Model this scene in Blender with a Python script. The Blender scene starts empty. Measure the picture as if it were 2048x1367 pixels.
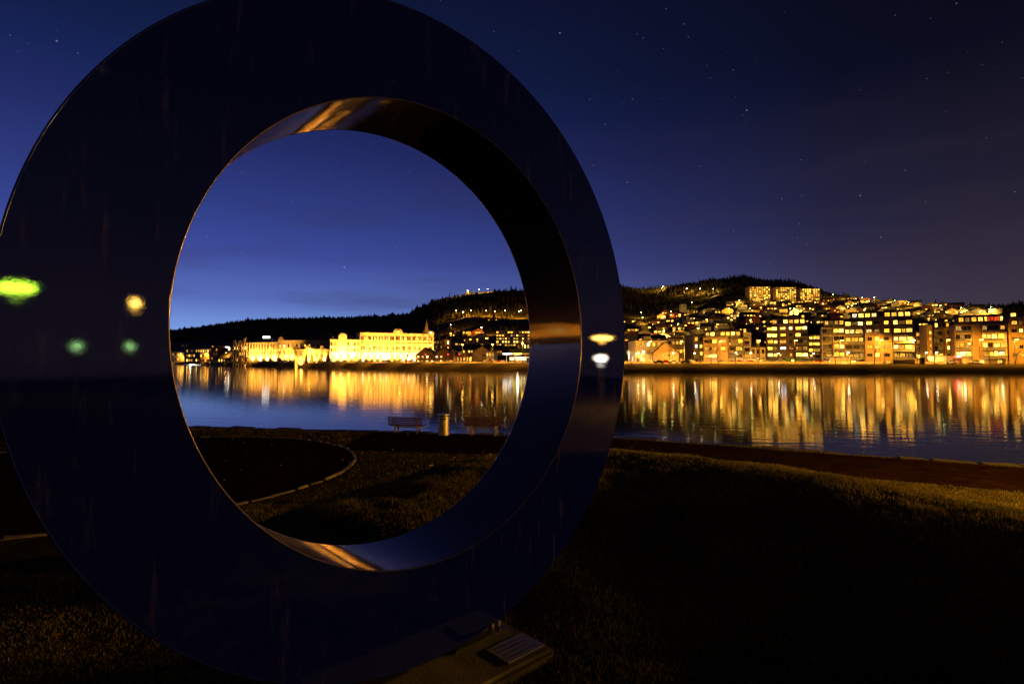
import bpy, bmesh, math, random
import numpy as np
from mathutils import Vector, Matrix, noise as mnoise

random.seed(7)
R = math.radians
sc = bpy.context.scene
COL = sc.collection

# ------------------------------------------------------------------ camera
F_PX, HORIZON = 1078.0, 722.0            # focal length in photo pixels, horizon row
PITCH = math.atan((HORIZON - 683.5) / F_PX)
CAMZ = 4.0                               # above the river
cam = bpy.data.cameras.new('camera'); cam_o = bpy.data.objects.new('camera', cam); COL.objects.link(cam_o)
cam.sensor_width = 36.0; cam.lens = 36.0 * F_PX / 2048.0
cam.clip_start = 0.05; cam.clip_end = 20000
cam_o.location = (0, 0, CAMZ); cam_o.rotation_euler = (R(90) + PITCH, 0, 0)
sc.camera = cam_o

# ------------------------------------------------------------------ world: late dusk with stars
def build_world():
    w = bpy.data.worlds.new('World'); sc.world = w; w.use_nodes = True
    nt = w.node_tree; N = nt.nodes; L = nt.links; N.clear()
    def nd(t, **k):
        n = N.new(t)
        for a, b in k.items(): setattr(n, a, b)
        return n
    def mth(op, a, b=None, c=None, clamp=False):
        n = nd('ShaderNodeMath', operation=op, use_clamp=clamp)
        for i, v in enumerate((a, b, c)):
            if v is None: continue
            if isinstance(v, (int, float)): n.inputs[i].default_value = v
            else: L.new(v, n.inputs[i])
        return n.outputs[0]
    def ramp(fac, stops):
        n = nd('ShaderNodeValToRGB'); e = n.color_ramp.elements
        while len(e) < len(stops): e.new(0.5)
        for el, (p, c) in zip(e, stops):
            el.position = p; el.color = (*c, 1) if len(c) == 3 else c
        L.new(fac, n.inputs[0]); return n.outputs[0]
    tc = nd('ShaderNodeTexCoord').outputs['Generated']
    sx = nd('ShaderNodeSeparateXYZ'); L.new(tc, sx.inputs[0])
    z = mth('MAXIMUM', sx.outputs[2], 0.0)
    hl = mth('SQRT', mth('MAXIMUM', mth('SUBTRACT', 1.0, mth('MULTIPLY', z, z)), 1e-4))
    az0 = R(-36)
    g = mth('DIVIDE', mth('ADD', mth('MULTIPLY', sx.outputs[0], math.sin(az0)), mth('MULTIPLY', sx.outputs[1], math.cos(az0))), hl)
    gf = mth('MULTIPLY_ADD', g, 0.5, 0.5, clamp=True)
    blue = ramp(z, [(0.0, (.20, .40, .84)), (.05, (.15, .31, .74)), (.10, (.060, .135, .47)), (.175, (.024, .058, .31)), (.26, (.014, .034, .20)),
                    (.345, (.0088, .019, .122)), (.46, (.0036, .0105, .057)), (.6, (.0015, .004, .024)), (1.0, (.0005, .001, .008))])
    azf = ramp(gf, [(0.0, (.012,)*3), (.40, (.02,)*3), (.52, (.03,)*3), (.62, (.055,)*3), (.70, (.13,)*3), (.815, (.42,)*3), (.905, (.74,)*3), (1.0, (1, 1, 1))])
    tw = nd('ShaderNodeMix', data_type='RGBA', blend_type='MULTIPLY'); tw.inputs[0].default_value = 1
    L.new(blue, tw.inputs[6]); L.new(azf, tw.inputs[7])
    # town light scattered low in the air, a dull red-brown
    gl = ramp(z, [(0.0, (.048, .026, .022)), (.10, (.040, .025, .030)), (.22, (.016, .0125, .021)), (.42, (.003, .003, .008)), (1.0, (.001, .001, .003))])
    add = nd('ShaderNodeMix', data_type='RGBA', blend_type='ADD'); add.inputs[0].default_value = 1
    L.new(tw.outputs[2], add.inputs[6]); L.new(gl, add.inputs[7])
    # thin cloud streaks
    mp = nd('ShaderNodeMapping'); mp.inputs['Scale'].default_value = (2.2, 2.2, 13); L.new(tc, mp.inputs[0])
    nz = nd('ShaderNodeTexNoise'); nz.inputs['Scale'].default_value = 1.6; nz.inputs['Detail'].default_value = 5
    L.new(mp.outputs[0], nz.inputs['Vector'])
    cf = mth('MULTIPLY', ramp(nz.outputs['Fac'], [(.52, (0, 0, 0)), (.74, (1, 1, 1))]), ramp(z, [(.05, (1, 1, 1)), (.42, (0, 0, 0))]))
    cl = nd('ShaderNodeMix', data_type='RGBA'); L.new(mth('MULTIPLY', cf, .5), cl.inputs[0])
    L.new(add.outputs[2], cl.inputs[6]); cl.inputs[7].default_value = (.036, .027, .042, 1)
    # stars
    out = cl.outputs[2]
    for scale, rad, keep, bright in ((34, .048, .6, .65), (75, .08, .5, .24), (13, .025, .55, 1.8)):
        v = nd('ShaderNodeTexVoronoi', feature='F1'); v.inputs['Scale'].default_value = scale; L.new(tc, v.inputs['Vector'])
        dot = mth('SUBTRACT', 1.0, mth('DIVIDE', v.outputs['Distance'], rad), clamp=True)
        sr = nd('ShaderNodeSeparateColor'); L.new(v.outputs['Color'], sr.inputs[0])
        on = mth('GREATER_THAN', sr.outputs[0], keep)
        up = ramp(z, [(.06, (0, 0, 0)), (.2, (1, 1, 1))])
        s = mth('MULTIPLY', mth('MULTIPLY', mth('MULTIPLY', dot, on), mth('MULTIPLY_ADD', sr.outputs[1], .9, .1)), mth('MULTIPLY', up, bright))
        tint = nd('ShaderNodeMix', data_type='RGBA'); L.new(sr.outputs[2], tint.inputs[0])
        tint.inputs[6].default_value = (1, .78, .6, 1); tint.inputs[7].default_value = (.6, .8, 1, 1)
        a2 = nd('ShaderNodeMix', data_type='RGBA', blend_type='ADD'); L.new(s, a2.inputs[0])
        L.new(out, a2.inputs[6]); L.new(tint.outputs[2], a2.inputs[7]); a2.clamp_factor = False
        out = a2.outputs[2]
    bg = nd('ShaderNodeBackground'); bg.inputs[1].default_value = 1.0; L.new(out, bg.inputs[0])
    o = nd('ShaderNodeOutputWorld'); L.new(bg.outputs[0], o.inputs[0])
    w.cycles.sampling_method = 'MANUAL'; w.cycles.sample_map_resolution = 512
build_world()

vs = sc.view_settings
vs.view_transform = 'Standard'; vs.look = 'None'; vs.exposure = 0.0; vs.gamma = 1.0; vs.use_curve_mapping = False
cy = sc.cycles
cy.use_denoising = True; cy.use_light_tree = True
cy.max_bounces = 6; cy.diffuse_bounces = 2; cy.glossy_bounces = 4; cy.transmission_bounces = 3
cy.sample_clamp_indirect = 6.0; cy.sample_clamp_direct = 0.0; cy.blur_glossy = 0.3
cy.caustics_reflective = False; cy.caustics_refractive = False

# ------------------------------------------------------------------ pixels to places
CP, SP = math.cos(PITCH), math.sin(PITCH)
def at(px, py, D):
    u = (px - 1024) / F_PX; v = (683.5 - py) / F_PX
    k = D / (CP - v * SP)
    return Vector((u * k, D, CAMZ + (SP + v * CP) * k))
def X_of(px, D): return at(px, 718, D).x
def Z_of(py, D): return at(1024, py, D).z
def px_of(x, y): return 1024 + F_PX * x / max(y, 1e-3)
def interp(x, pts):
    if x <= pts[0][0]: return pts[0][1]
    for (a, b), (c, d) in zip(pts, pts[1:]):
        if x <= c: return b + (d - b) * (x - a) / (c - a)
    return pts[-1][1]

# ------------------------------------------------------------------ materials
MATS = {}
def new_mat(name):
    m = bpy.data.materials.new(name); m.use_nodes = True; MATS[name] = m
    return m, m.node_tree, m.node_tree.nodes, m.node_tree.links, m.node_tree.nodes['Principled BSDF']
def node(N, t, **k):
    n = N.new(t)
    for a, b in k.items(): setattr(n, a, b)
    return n
def rampn(N, L, fac, stops):
    n = N.new('ShaderNodeValToRGB'); e = n.color_ramp.elements
    while len(e) < len(stops): e.new(0.5)
    for el, (p, c) in zip(e, stops):
        el.position = p; el.color = (*c, 1) if len(c) == 3 else c
    L.new(fac, n.inputs[0]); return n.outputs[0]
def noisy(name, c1, c2, scale=1.0, rough=.8, metal=0.0, bump=0.0, bscale=None, detail=6, coords='Object', stretch=(1, 1, 1), spec=.3):
    m, nt, N, L, p = new_mat(name)
    tc = node(N, 'ShaderNodeTexCoord'); mp = node(N, 'ShaderNodeMapping'); mp.inputs['Scale'].default_value = stretch
    if coords == 'World':
        ge = node(N, 'ShaderNodeNewGeometry'); L.new(ge.outputs['Position'], mp.inputs[0])
    else: L.new(tc.outputs[coords], mp.inputs[0])
    nz = node(N, 'ShaderNodeTexNoise'); nz.inputs['Scale'].default_value = scale; nz.inputs['Detail'].default_value = detail
    L.new(mp.outputs[0], nz.inputs['Vector'])
    L.new(rampn(N, L, nz.outputs['Fac'], [(.3, c1), (.7, c2)]), p.inputs['Base Color'])
    p.inputs['Roughness'].default_value = rough; p.inputs['Metallic'].default_value = metal
    p.inputs['Specular IOR Level'].default_value = spec
    if bump:
        n2 = node(N, 'ShaderNodeTexNoise'); n2.inputs['Scale'].default_value = bscale or scale * 4; n2.inputs['Detail'].default_value = 4
        L.new(mp.outputs[0], n2.inputs['Vector'])
        b = node(N, 'ShaderNodeBump'); b.inputs['Strength'].default_value = bump; b.inputs['Distance'].default_value = .02
        L.new(n2.outputs['Fac'], b.inputs['Height']); L.new(b.outputs[0], p.inputs['Normal'])
    return m
def emit(name, color, strength):
    m, nt, N, L, p = new_mat(name)
    p.inputs['Base Color'].default_value = (.1, .1, .1, 1)
    p.inputs['Emission Color'].default_value = (*color, 1); p.inputs['Emission Strength'].default_value = strength
    m.cycles.emission_sampling = 'NONE'
    return m
def lit_glass(name, cols, lo, hi):
    """a lit window: a room seen through glass, so lamps, curtains and furniture make it uneven"""
    m, nt, N, L, p = new_mat(name)
    tc = node(N, 'ShaderNodeTexCoord'); oi = node(N, 'ShaderNodeObjectInfo')
    mp = node(N, 'ShaderNodeMapping'); mp.inputs['Scale'].default_value = (3.2, .2, 1.6); L.new(tc.outputs['Generated'], mp.inputs[0])
    rv = node(N, 'ShaderNodeCombineXYZ'); mu = node(N, 'ShaderNodeMath', operation='MULTIPLY'); mu.inputs[1].default_value = 91.7
    L.new(oi.outputs['Random'], mu.inputs[0]); L.new(mu.outputs[0], rv.inputs[0]); L.new(mu.outputs[0], rv.inputs[2]); L.new(rv.outputs[0], mp.inputs['Location'])
    nz = node(N, 'ShaderNodeTexNoise'); nz.inputs['Scale'].default_value = 1.4; nz.inputs['Detail'].default_value = 3; L.new(mp.outputs[0], nz.inputs['Vector'])
    pat = rampn(N, L, nz.outputs['Fac'], [(.34, (.10,)*3), (.47, (.6,)*3), (.62, (1.3,)*3)])
    wn = node(N, 'ShaderNodeTexWhiteNoise', noise_dimensions='1D'); L.new(oi.outputs['Random'], wn.inputs['W'])
    pw = node(N, 'ShaderNodeMath', operation='POWER'); pw.inputs[1].default_value = 1.8; L.new(wn.outputs['Value'], pw.inputs[0])
    st = node(N, 'ShaderNodeMapRange'); st.inputs[3].default_value = lo; st.inputs[4].default_value = hi; L.new(pw.outputs[0], st.inputs[0])
    L.new(rampn(N, L, oi.outputs['Random'], cols), p.inputs['Emission Color'])
    mm = node(N, 'ShaderNodeMath', operation='MULTIPLY'); L.new(pat, mm.inputs[0]); L.new(st.outputs[0], mm.inputs[1])
    L.new(mm.outputs[0], p.inputs['Emission Strength'])
    p.inputs['Base Color'].default_value = (.03, .03, .03, 1); p.inputs['Roughness'].default_value = .1
    m.cycles.emission_sampling = 'NONE'
    return m

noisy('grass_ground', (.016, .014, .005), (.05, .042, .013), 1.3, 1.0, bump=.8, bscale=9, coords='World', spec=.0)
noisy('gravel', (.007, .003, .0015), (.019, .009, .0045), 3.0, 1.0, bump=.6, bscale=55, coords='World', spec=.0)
noisy('kerb_stone', (.05, .042, .03), (.20, .17, .12), 5, .8, bump=.4, bscale=40)
noisy('quay_stone', (.012, .010, .008), (.035, .028, .022), 3, .9, bump=.6, bscale=18, coords='World')
noisy('concrete', (.04, .036, .03), (.11, .10, .08), 6, .85, bump=.12, bscale=60)
noisy('asphalt', (.04, .04, .04), (.065, .062, .06), .5, .8, coords='World')
noisy('paving', (.20, .18, .15), (.34, .31, .27), .6, .85, coords='World')
noisy('hill_soil', (.035, .03, .012), (.08, .06, .025), .02, .95, coords='World', spec=.1)
noisy('needles', (.05, .045, .016), (.12, .095, .035), .03, .95, coords='World', spec=.1)
noisy('bark', (.035, .027, .02), (.09, .07, .05), 4, .9)
noisy('bark_pale', (.18, .15, .11), (.34, .28, .2), 4, .9)
noisy('plaster_white', (.60, .58, .54), (.74, .72, .68), .4, .85)
noisy('plaster_cream', (.55, .46, .30), (.68, .58, .40), .4, .85)
noisy('plaster_ochre', (.42, .30, .13), (.55, .40, .19), .4, .85)
noisy('plaster_grey', (.24, .23, .22), (.34, .33, .31), .4, .85)
noisy('plaster_dark', (.09, .08, .075), (.15, .135, .12), .4, .85)
noisy('timber_red', (.20, .05, .03), (.30, .08, .05), .6, .8)
noisy('timber_brown', (.10, .06, .035), (.17, .10, .06), .6, .8)
noisy('brick_tan', (.30, .22, .14), (.42, .31, .2), .8, .85)
noisy('roof_dark', (.025, .023, .022), (.055, .05, .048), .5, .7)
noisy('roof_red', (.13, .05, .035), (.2, .08, .05), .5, .8)
noisy('roof_green', (.03, .06, .04), (.05, .10, .07), .5, .6)
noisy('metal_grey', (.22, .22, .22), (.32, .32, .32), 3, .45, metal=.8)
noisy('metal_dark', (.03, .03, .032), (.06, .06, .06), 3, .5, metal=.6)
noisy('steel_bin', (.36, .35, .32), (.55, .53, .48), 7, .38, metal=.9, stretch=(1, 1, .1))
noisy('bench_wood', (.07, .035, .02), (.15, .08, .045), 5, .7, stretch=(.3, 4, 4))
noisy('bench_metal', (.35, .34, .31), (.5, .48, .45), 6, .5, metal=.6)
noisy('rubber', (.015, .015, .015), (.03, .03, .03), 3, .9)
noisy('paint_black', (.012, .012, .013), (.03, .03, .03), 2, .35, spec=.5)
noisy('paint_silver', (.45, .45, .46), (.6, .6, .6), 2, .35, metal=.6)
noisy('paint_red', (.35, .03, .02), (.45, .05, .03), 2, .35, spec=.5)
noisy('paint_white', (.7, .7, .7), (.8, .8, .8), 2, .35, spec=.5)
noisy('paint_green', (.06, .20, .06), (.09, .28, .09), 2, .5)
noisy('balcony_rail', (.10, .10, .095), (.17, .165, .16), 1, .3, spec=.5)
m, nt, N, L, p = new_mat('dark_glass')
p.inputs['Base Color'].default_value = (.02, .018, .016, 1); p.inputs['Roughness'].default_value = .08; p.inputs['Specular IOR Level'].default_value = .6
WARM = [(0, (1, .34, .015)), (.35, (1, .45, .04)), (.7, (1, .57, .10)), (.93, (1, .74, .3)), (1, (.8, .85, 1))]
lit_glass('window_bright', WARM, 1.5, 11.0)
lit_glass('window_warm', [(0, (1, .36, .02)), (.5, (1, .47, .05)), (1, (1, .6, .1))], 1.0, 6.5)
lit_glass('window_dim', [(0, (1, .38, .04)), (1, (1, .55, .12))], .15, .8)
lit_glass('window_small', [(0, (1, .34, .015)), (.5, (1, .45, .04)), (1, (1, .62, .12))], 2.0, 11)
lit_glass('window_curtain_red', [(0, (1, .05, .02)), (1, (1, .10, .03))], 1.0, 1.6)
lit_glass('shop_white', [(0, (1, .7, .25)), (1, (1, .85, .5))], 3, 7)
emit('lamp_sodium', (1, .48, .06), 45); emit('lamp_white', (1, .82, .5), 45); emit('lamp_green', (.5, 1, .2), 45)
emit('lamp_green_dim', (.5, 1, .25), 12); emit('lamp_lime', (.6, 1, .03), 22); emit('headlight', (1, .95, .85), 40); emit('taillight', (1, .03, .01), 6)
emit('sign_red', (1, .03, .02), 8.0); emit('sign_white', (1, .95, .85), 5.0); emit('sign_yellow', (1, .85, .10), 4.0); emit('sign_teal', (.1, .9, .8), 3.0)
emit('sign_orange', (1, .3, .05), 1.6)
emit('flood_lens', (1, .8, .4), 30)

# river
m, nt, N, L, p = new_mat('river_water')
p.inputs['Base Color'].default_value = (.004, .006, .009, 1); p.inputs['IOR'].default_value = 1.333; p.inputs['Roughness'].default_value = .06
ge = node(N, 'ShaderNodeNewGeometry'); mp = node(N, 'ShaderNodeMapping'); mp.inputs['Scale'].default_value = (.55, 1.3, 1)
L.new(ge.outputs['Position'], mp.inputs[0])
n1 = node(N, 'ShaderNodeTexNoise'); n1.inputs['Scale'].default_value = .9; n1.inputs['Detail'].default_value = 4
L.new(mp.outputs[0], n1.inputs['Vector'])
b = node(N, 'ShaderNodeBump'); b.inputs['Strength'].default_value = .2; b.inputs['Distance'].default_value = .05
L.new(n1.outputs['Fac'], b.inputs['Height']); L.new(b.outputs[0], p.inputs['Normal'])

# sculpture metal: blue-black polished plate, scuffed; inner band brushed and dusty
def ring_mat(name, base, rough, scuff, dust, haze, paint):
    m, nt, N, L, p = new_mat(name)
    tc = node(N, 'ShaderNodeTexCoord')
    n1 = node(N, 'ShaderNodeTexNoise'); n1.inputs['Scale'].default_value = 3.0; n1.inputs['Detail'].default_value = 8; L.new(tc.outputs['Object'], n1.inputs['Vector'])
    n2 = node(N, 'ShaderNodeTexNoise'); n2.inputs['Scale'].default_value = 190; n2.inputs['Detail'].default_value = 2; L.new(tc.outputs['Object'], n2.inputs['Vector'])
    gls = node(N, 'ShaderNodeBsdfAnisotropic', distribution='BECKMANN')
    L.new(rampn(N, L, n1.outputs['Fac'], [(.35, base), (.75, tuple(c * 1.25 for c in base))]), gls.inputs['Color'])
    mr = node(N, 'ShaderNodeMapRange'); mr.inputs[1].default_value = .3; mr.inputs[2].default_value = .75; mr.inputs[3].default_value = rough; mr.inputs[4].default_value = rough + scuff
    L.new(n1.outputs['Fac'], mr.inputs[0]); L.new(mr.outputs[0], gls.inputs['Roughness'])
    b = node(N, 'ShaderNodeBump'); b.inputs['Strength'].default_value = .036; b.inputs['Distance'].default_value = .0008
    L.new(n2.outputs['Fac'], b.inputs['Height']); L.new(b.outputs[0], gls.inputs['Normal'])
    g2 = node(N, 'ShaderNodeBsdfAnisotropic', distribution='GGX'); g2.inputs['Color'].default_value = (*base, 1); g2.inputs['Roughness'].default_value = .32
    m2 = node(N, 'ShaderNodeMixShader'); m2.inputs[0].default_value = haze; L.new(gls.outputs[0], m2.inputs[1]); L.new(g2.outputs[0], m2.inputs[2])
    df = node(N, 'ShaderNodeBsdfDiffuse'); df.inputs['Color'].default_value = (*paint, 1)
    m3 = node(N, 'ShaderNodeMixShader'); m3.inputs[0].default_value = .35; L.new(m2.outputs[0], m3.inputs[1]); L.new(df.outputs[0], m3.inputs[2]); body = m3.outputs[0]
    # specks, drips and scuffs of dust
    d = node(N, 'ShaderNodeBsdfDiffuse'); d.inputs['Color'].default_value = (.30, .26, .22, 1)
    mp = node(N, 'ShaderNodeMapping'); mp.inputs['Scale'].default_value = (9, 9, 1.2); L.new(tc.outputs['Object'], mp.inputs[0])
    n3 = node(N, 'ShaderNodeTexNoise'); n3.inputs['Scale'].default_value = 2.2; n3.inputs['Detail'].default_value = 9; n3.inputs['Roughness'].default_value = .7; L.new(mp.outputs[0], n3.inputs['Vector'])
    f = rampn(N, L, n3.outputs['Fac'], [(.58, (dust,)*3), (.82, (dust + .11,)*3)])
    mx = node(N, 'ShaderNodeMixShader'); L.new(f, mx.inputs[0]); L.new(body, mx.inputs[1]); L.new(d.outputs[0], mx.inputs[2])
    L.new(mx.outputs[0], N['Material Output'].inputs[0])
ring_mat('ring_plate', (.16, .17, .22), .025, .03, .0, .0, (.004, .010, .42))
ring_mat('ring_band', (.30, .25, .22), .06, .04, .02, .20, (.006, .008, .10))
noisy('ring_weld_lit', (.5, .45, .4), (.7, .65, .6), 30, .35, metal=.9, bump=.4, bscale=80)

# ------------------------------------------------------------------ mesh helpers
UNIT = {}
def mesh_from(name, verts, faces, mat=None, smooth=False):
    me = bpy.data.meshes.new(name); me.from_pydata(verts, [], faces); me.update()
    if mat: me.materials.append(MATS[mat])
    if smooth: me.polygons.foreach_set('use_smooth', [True] * len(me.polygons))
    return me
def box_vf(x0, x1, y0, y1, z0, z1):
    v = [(x0, y0, z0), (x1, y0, z0), (x1, y1, z0), (x0, y1, z0), (x0, y0, z1), (x1, y0, z1), (x1, y1, z1), (x0, y1, z1)]
    f = [(3, 2, 1, 0), (4, 5, 6, 7), (0, 1, 5, 4), (1, 2, 6, 5), (2, 3, 7, 6), (3, 0, 4, 7)]
    return v, f
def join(*vfs):
    V, Fc = [], []
    for v, f in vfs:
        o = len(V); V += list(v); Fc += [tuple(i + o for i in q) for q in f]
    return V, Fc
def tube_vf(p0, p1, r0, r1, n=8, cap=True):
    p0, p1 = Vector(p0), Vector(p1); d = (p1 - p0).normalized()
    a = d.orthogonal().normalized(); b = d.cross(a)
    V = []
    for p, r in ((p0, r0), (p1, r1)):
        for i in range(n):
            t = 2 * math.pi * i / n; V.append(tuple(p + (a * math.cos(t) + b * math.sin(t)) * r))
    f = [(i, (i + 1) % n, n + (i + 1) % n, n + i) for i in range(n)]
    if cap: f += [tuple(range(n - 1, -1, -1)), tuple(range(n, 2 * n))]
    return V, f
def lathe_vf(prof, n=16):
    V = [(r * math.cos(2 * math.pi * i / n), r * math.sin(2 * math.pi * i / n), z) for r, z in prof for i in range(n)]
    f = [(k * n + i, k * n + (i + 1) % n, (k + 1) * n + (i + 1) % n, (k + 1) * n + i) for k in range(len(prof) - 1) for i in range(n)]
    f += [tuple(range(n - 1, -1, -1)), tuple(range((len(prof) - 1) * n, len(prof) * n))]
    return V, f
def prism_vf(poly, y0, y1):                       # outline in (x, z), pushed along y
    n = len(poly); V = [(x, y0, z) for x, z in poly] + [(x, y1, z) for x, z in poly]
    return V, [(i, (i + 1) % n, n + (i + 1) % n, n + i) for i in range(n)] + [tuple(range(n - 1, -1, -1)), tuple(range(n, 2 * n))]
def arch_poly(n=8, w=.5, h=1.0, spring=.6):
    return [(-w, 0), (w, 0), (w, spring)] + [(w * math.cos(math.pi * i / n), spring + (h - spring) * math.sin(math.pi * i / n)) for i in range(1, n)] + [(-w, spring)]

def unit_mesh(shape, mat):
    k = (shape, mat)
    if k in UNIT: return UNIT[k]
    if shape == 'box': v, f = box_vf(-.5, .5, -.5, .5, -.5, .5)
    elif shape == 'frame':
        t, u = .07, .05
        v, f = join(box_vf(-.5, -.5 + t, -.14, .02, -.5, .5), box_vf(.5 - t, .5, -.14, .02, -.5, .5), box_vf(-.5 + t, .5 - t, -.14, .02, .5 - u, .5),
                    box_vf(-.5 + t, .5 - t, -.16, .02, -.5, -.5 + u), box_vf(-.02, .02, -.12, .02, -.5 + u, .5 - u))
    elif shape == 'pane': v, f = box_vf(-.43, .43, -.06, .02, -.45, .45)
    elif shape == 'arch_frame':
        o, i = arch_poly(8, .5, 1.0, .62), arch_poly(8, .42, .93, .60)
        n = len(o); V = [(x, -.14, z - .5) for x, z in o] + [(x, -.14, z - .5) for x, z in i] + [(x, .02, z - .5) for x, z in o] + [(x, .02, z - .5) for x, z in i]
        v = V; f = []
        for a in range(n):
            b = (a + 1) % n
            f += [(a, b, n + b, n + a), (2 * n + a, 3 * n + a, 3 * n + b, 2 * n + b), (a, 2 * n + a, 2 * n + b, b), (n + a, n + b, 3 * n + b, 3 * n + a)]
    elif shape == 'arch_pane': v, f = prism_vf([(x, z - .5) for x, z in arch_poly(8, .43, .94, .60)], -.05, .02)
    elif shape == 'gable_body': v, f = prism_vf([(-.5, 0), (.5, 0), (.5, .62), (0, 1), (-.5, .62)], -.5, .5)
    elif shape == 'gable_roof':
        v, f = prism_vf([(-.58, .56), (-.58, .60), (0, 1.055), (.58, .60), (.58, .56), (0, 1.005)], -.56, .56)
    elif shape == 'hip_roof':
        v = [(-.53, -.53, 0), (.53, -.53, 0), (.53, .53, 0), (-.53, .53, 0), (-.25, -.15, 1), (.25, -.15, 1), (.25, .15, 1), (-.25, .15, 1)]
        f = [(3, 2, 1, 0), (4, 5, 6, 7), (0, 1, 5, 4), (1, 2, 6, 5), (2, 3, 7, 6), (3, 0, 4, 7)]
    elif shape == 'cyl': v, f = tube_vf((0, 0, -.5), (0, 0, .5), .5, .5, 12)
    elif shape == 'cone': v, f = tube_vf((0, 0, -.5), (0, 0, .5), .5, .01, 8)
    elif shape == 'halfdisc': v, f = prism_vf([(.5 * math.cos(math.pi * i / 12), math.sin(math.pi * i / 12)) for i in range(13)], -.5, .5)
    UNIT[k] = mesh_from(shape, v, f, mat, smooth=shape in ('cyl',) and False)
    return UNIT[k]
def link(name, data, parent=None, loc=(0, 0, 0), scale=(1, 1, 1), rot=(0, 0, 0)):
    o = bpy.data.objects.new(name, data); COL.objects.link(o)
    o.location = loc; o.scale = scale; o.rotation_euler = rot
    if parent is not None: o.parent = parent
    return o
def part(parent, name, mat, x0, x1, y0, y1, z0, z1, shape='box'):
    if shape in ('box', 'cyl', 'cone'):
        return link(name, unit_mesh(shape, mat), parent, ((x0 + x1) / 2, (y0 + y1) / 2, (z0 + z1) / 2), (x1 - x0, y1 - y0, z1 - z0))
    return link(name, unit_mesh(shape, mat), parent, ((x0 + x1) / 2, (y0 + y1) / 2, z0), (x1 - x0, y1 - y0, z1 - z0))
def piece(parent, name, mat, vf, smooth=False, **k):
    return link(name, mesh_from(name, vf[0], vf[1], mat, smooth), parent, **k)
def tag(o, label, cat, group=None, kind=None):
    if label: o['label'] = label
    if cat: o['category'] = cat
    if group: o['group'] = group
    if kind: o['kind'] = kind
    return o
def thing(name, label, cat, loc=(0, 0, 0), rotz=0, group=None):
    o = bpy.data.objects.new(name, None); COL.objects.link(o); o.empty_display_size = .3
    o.location = loc; o.rotation_euler = (0, 0, rotz)
    return tag(o, label, cat, group, 'thing' if label else None)
def window(parent, x, z, w, h, glass, y=0.0, frame='plaster_dark', arch=False, rot=0):
    fr = link('window', unit_mesh('arch_frame' if arch else 'frame', frame), parent, (x, y, z), (w, 1, h), (0, 0, rot))
    link('pane', unit_mesh('arch_pane' if arch else 'pane', glass), fr)
    return fr
def point_light(parent, name, loc, color, watts, radius=.2):
    l = bpy.data.lights.new(name, 'POINT'); l.color = color; l.energy = watts; l.shadow_soft_size = radius
    return link(name, l, parent, loc)
def spot_light(parent, name, loc, target, color, watts, angle=100, blend=.8, radius=.3):
    l = bpy.data.lights.new(name, 'SPOT'); l.color = color; l.energy = watts; l.spot_size = R(angle); l.spot_blend = blend; l.shadow_soft_size = radius
    o = link(name, l, parent, loc)
    o.rotation_euler = (Vector(target) - Vector(loc)).to_track_quat('-Z', 'Y').to_euler()
    return o
ORD = ['first', 'second', 'third', 'fourth', 'fifth', 'sixth', 'seventh', 'eighth', 'ninth', 'tenth', 'eleventh', 'twelfth', 'thirteenth', 'fourteenth',
       'fifteenth', 'sixteenth', 'seventeenth', 'eighteenth', 'nineteenth', 'twentieth', 'twenty-first', 'twenty-second', 'twenty-third', 'twenty-fourth',
       'twenty-fifth', 'twenty-sixth', 'twenty-seventh', 'twenty-eighth', 'twenty-ninth', 'thirtieth', 'thirty-first', 'thirty-second', 'thirty-third', 'thirty-fourth']
SODIUM = (1, .44, .04); WHITE = (1, .88, .66); GREEN = (.7, 1, .4)
# ------------------------------------------------------------------ the far bank: shore, flat town ground, hills
SHORE = [(-3000, 2600), (-800, 1700), (200, 900), (345, 700), (420, 540), (500, 410), (600, 335), (700, 290), (850, 256), (1050, 228), (1250, 207), (1600, 194), (2048, 186), (2600, 180), (5000, 176)]
# photo column, skyline row of the bare ground, distance of the crest, distance where the slope begins
CREST = [(-3000, 690, 3000, 1900), (-600, 690, 3000, 1300), (345, 661, 3000, 900), (430, 650, 3000, 800), (500, 640, 2800, 700), (650, 636, 2600, 600), (760, 633, 2400, 520),
         (812, 630, 1900, 470), (836, 620, 1500, 430), (868, 602, 1250, 390), (930, 588, 1150, 360), (1050, 580, 1100, 330), (1150, 580, 1100, 310), (1250, 578, 1100, 295),
         (1290, 583, 1100, 290), (1330, 575, 1100, 285), (1400, 568, 1050, 280), (1440, 561, 1000, 280), (1490, 558, 1000, 280), (1560, 563, 1000, 280), (1620, 575, 950, 280),
         (1680, 592, 900, 280), (1730, 602, 850, 280), (1800, 606, 800, 280), (1850, 610, 750, 280), (1930, 612, 700, 275), (2000, 612, 650, 270), (2048, 610, 650, 270), (2600, 620, 700, 260), (5000, 660, 900, 260)]
C_PY = [(a, b) for a, b, c, d in CREST]; C_DC = [(a, c) for a, b, c, d in CREST]; C_D0 = [(a, d) for a, b, c, d in CREST]
LAND_Z, SLOPE_P = 3.0, .8
def shore_D(px): return interp(px, SHORE)
def far_z(x, y):
    px = px_of(x, y); off = y - shore_D(px)
    if off < 0: return max(-2.5, off * .25)
    z = LAND_Z * min(1.0, (off / 6.5)) ** .85
    d0, dc, e = interp(px, C_D0), interp(px, C_DC), HORIZON - interp(px, C_PY)
    if y > d0:
        e0 = (LAND_Z - CAMZ) * F_PX / d0
        t = (min(y, dc) - d0) / (dc - d0)
        ee = e0 + (e - e0) * t ** SLOPE_P
        z = CAMZ + ee * min(y, dc) / F_PX
        if y > dc: z -= (y - dc) * .12
    return z
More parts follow.
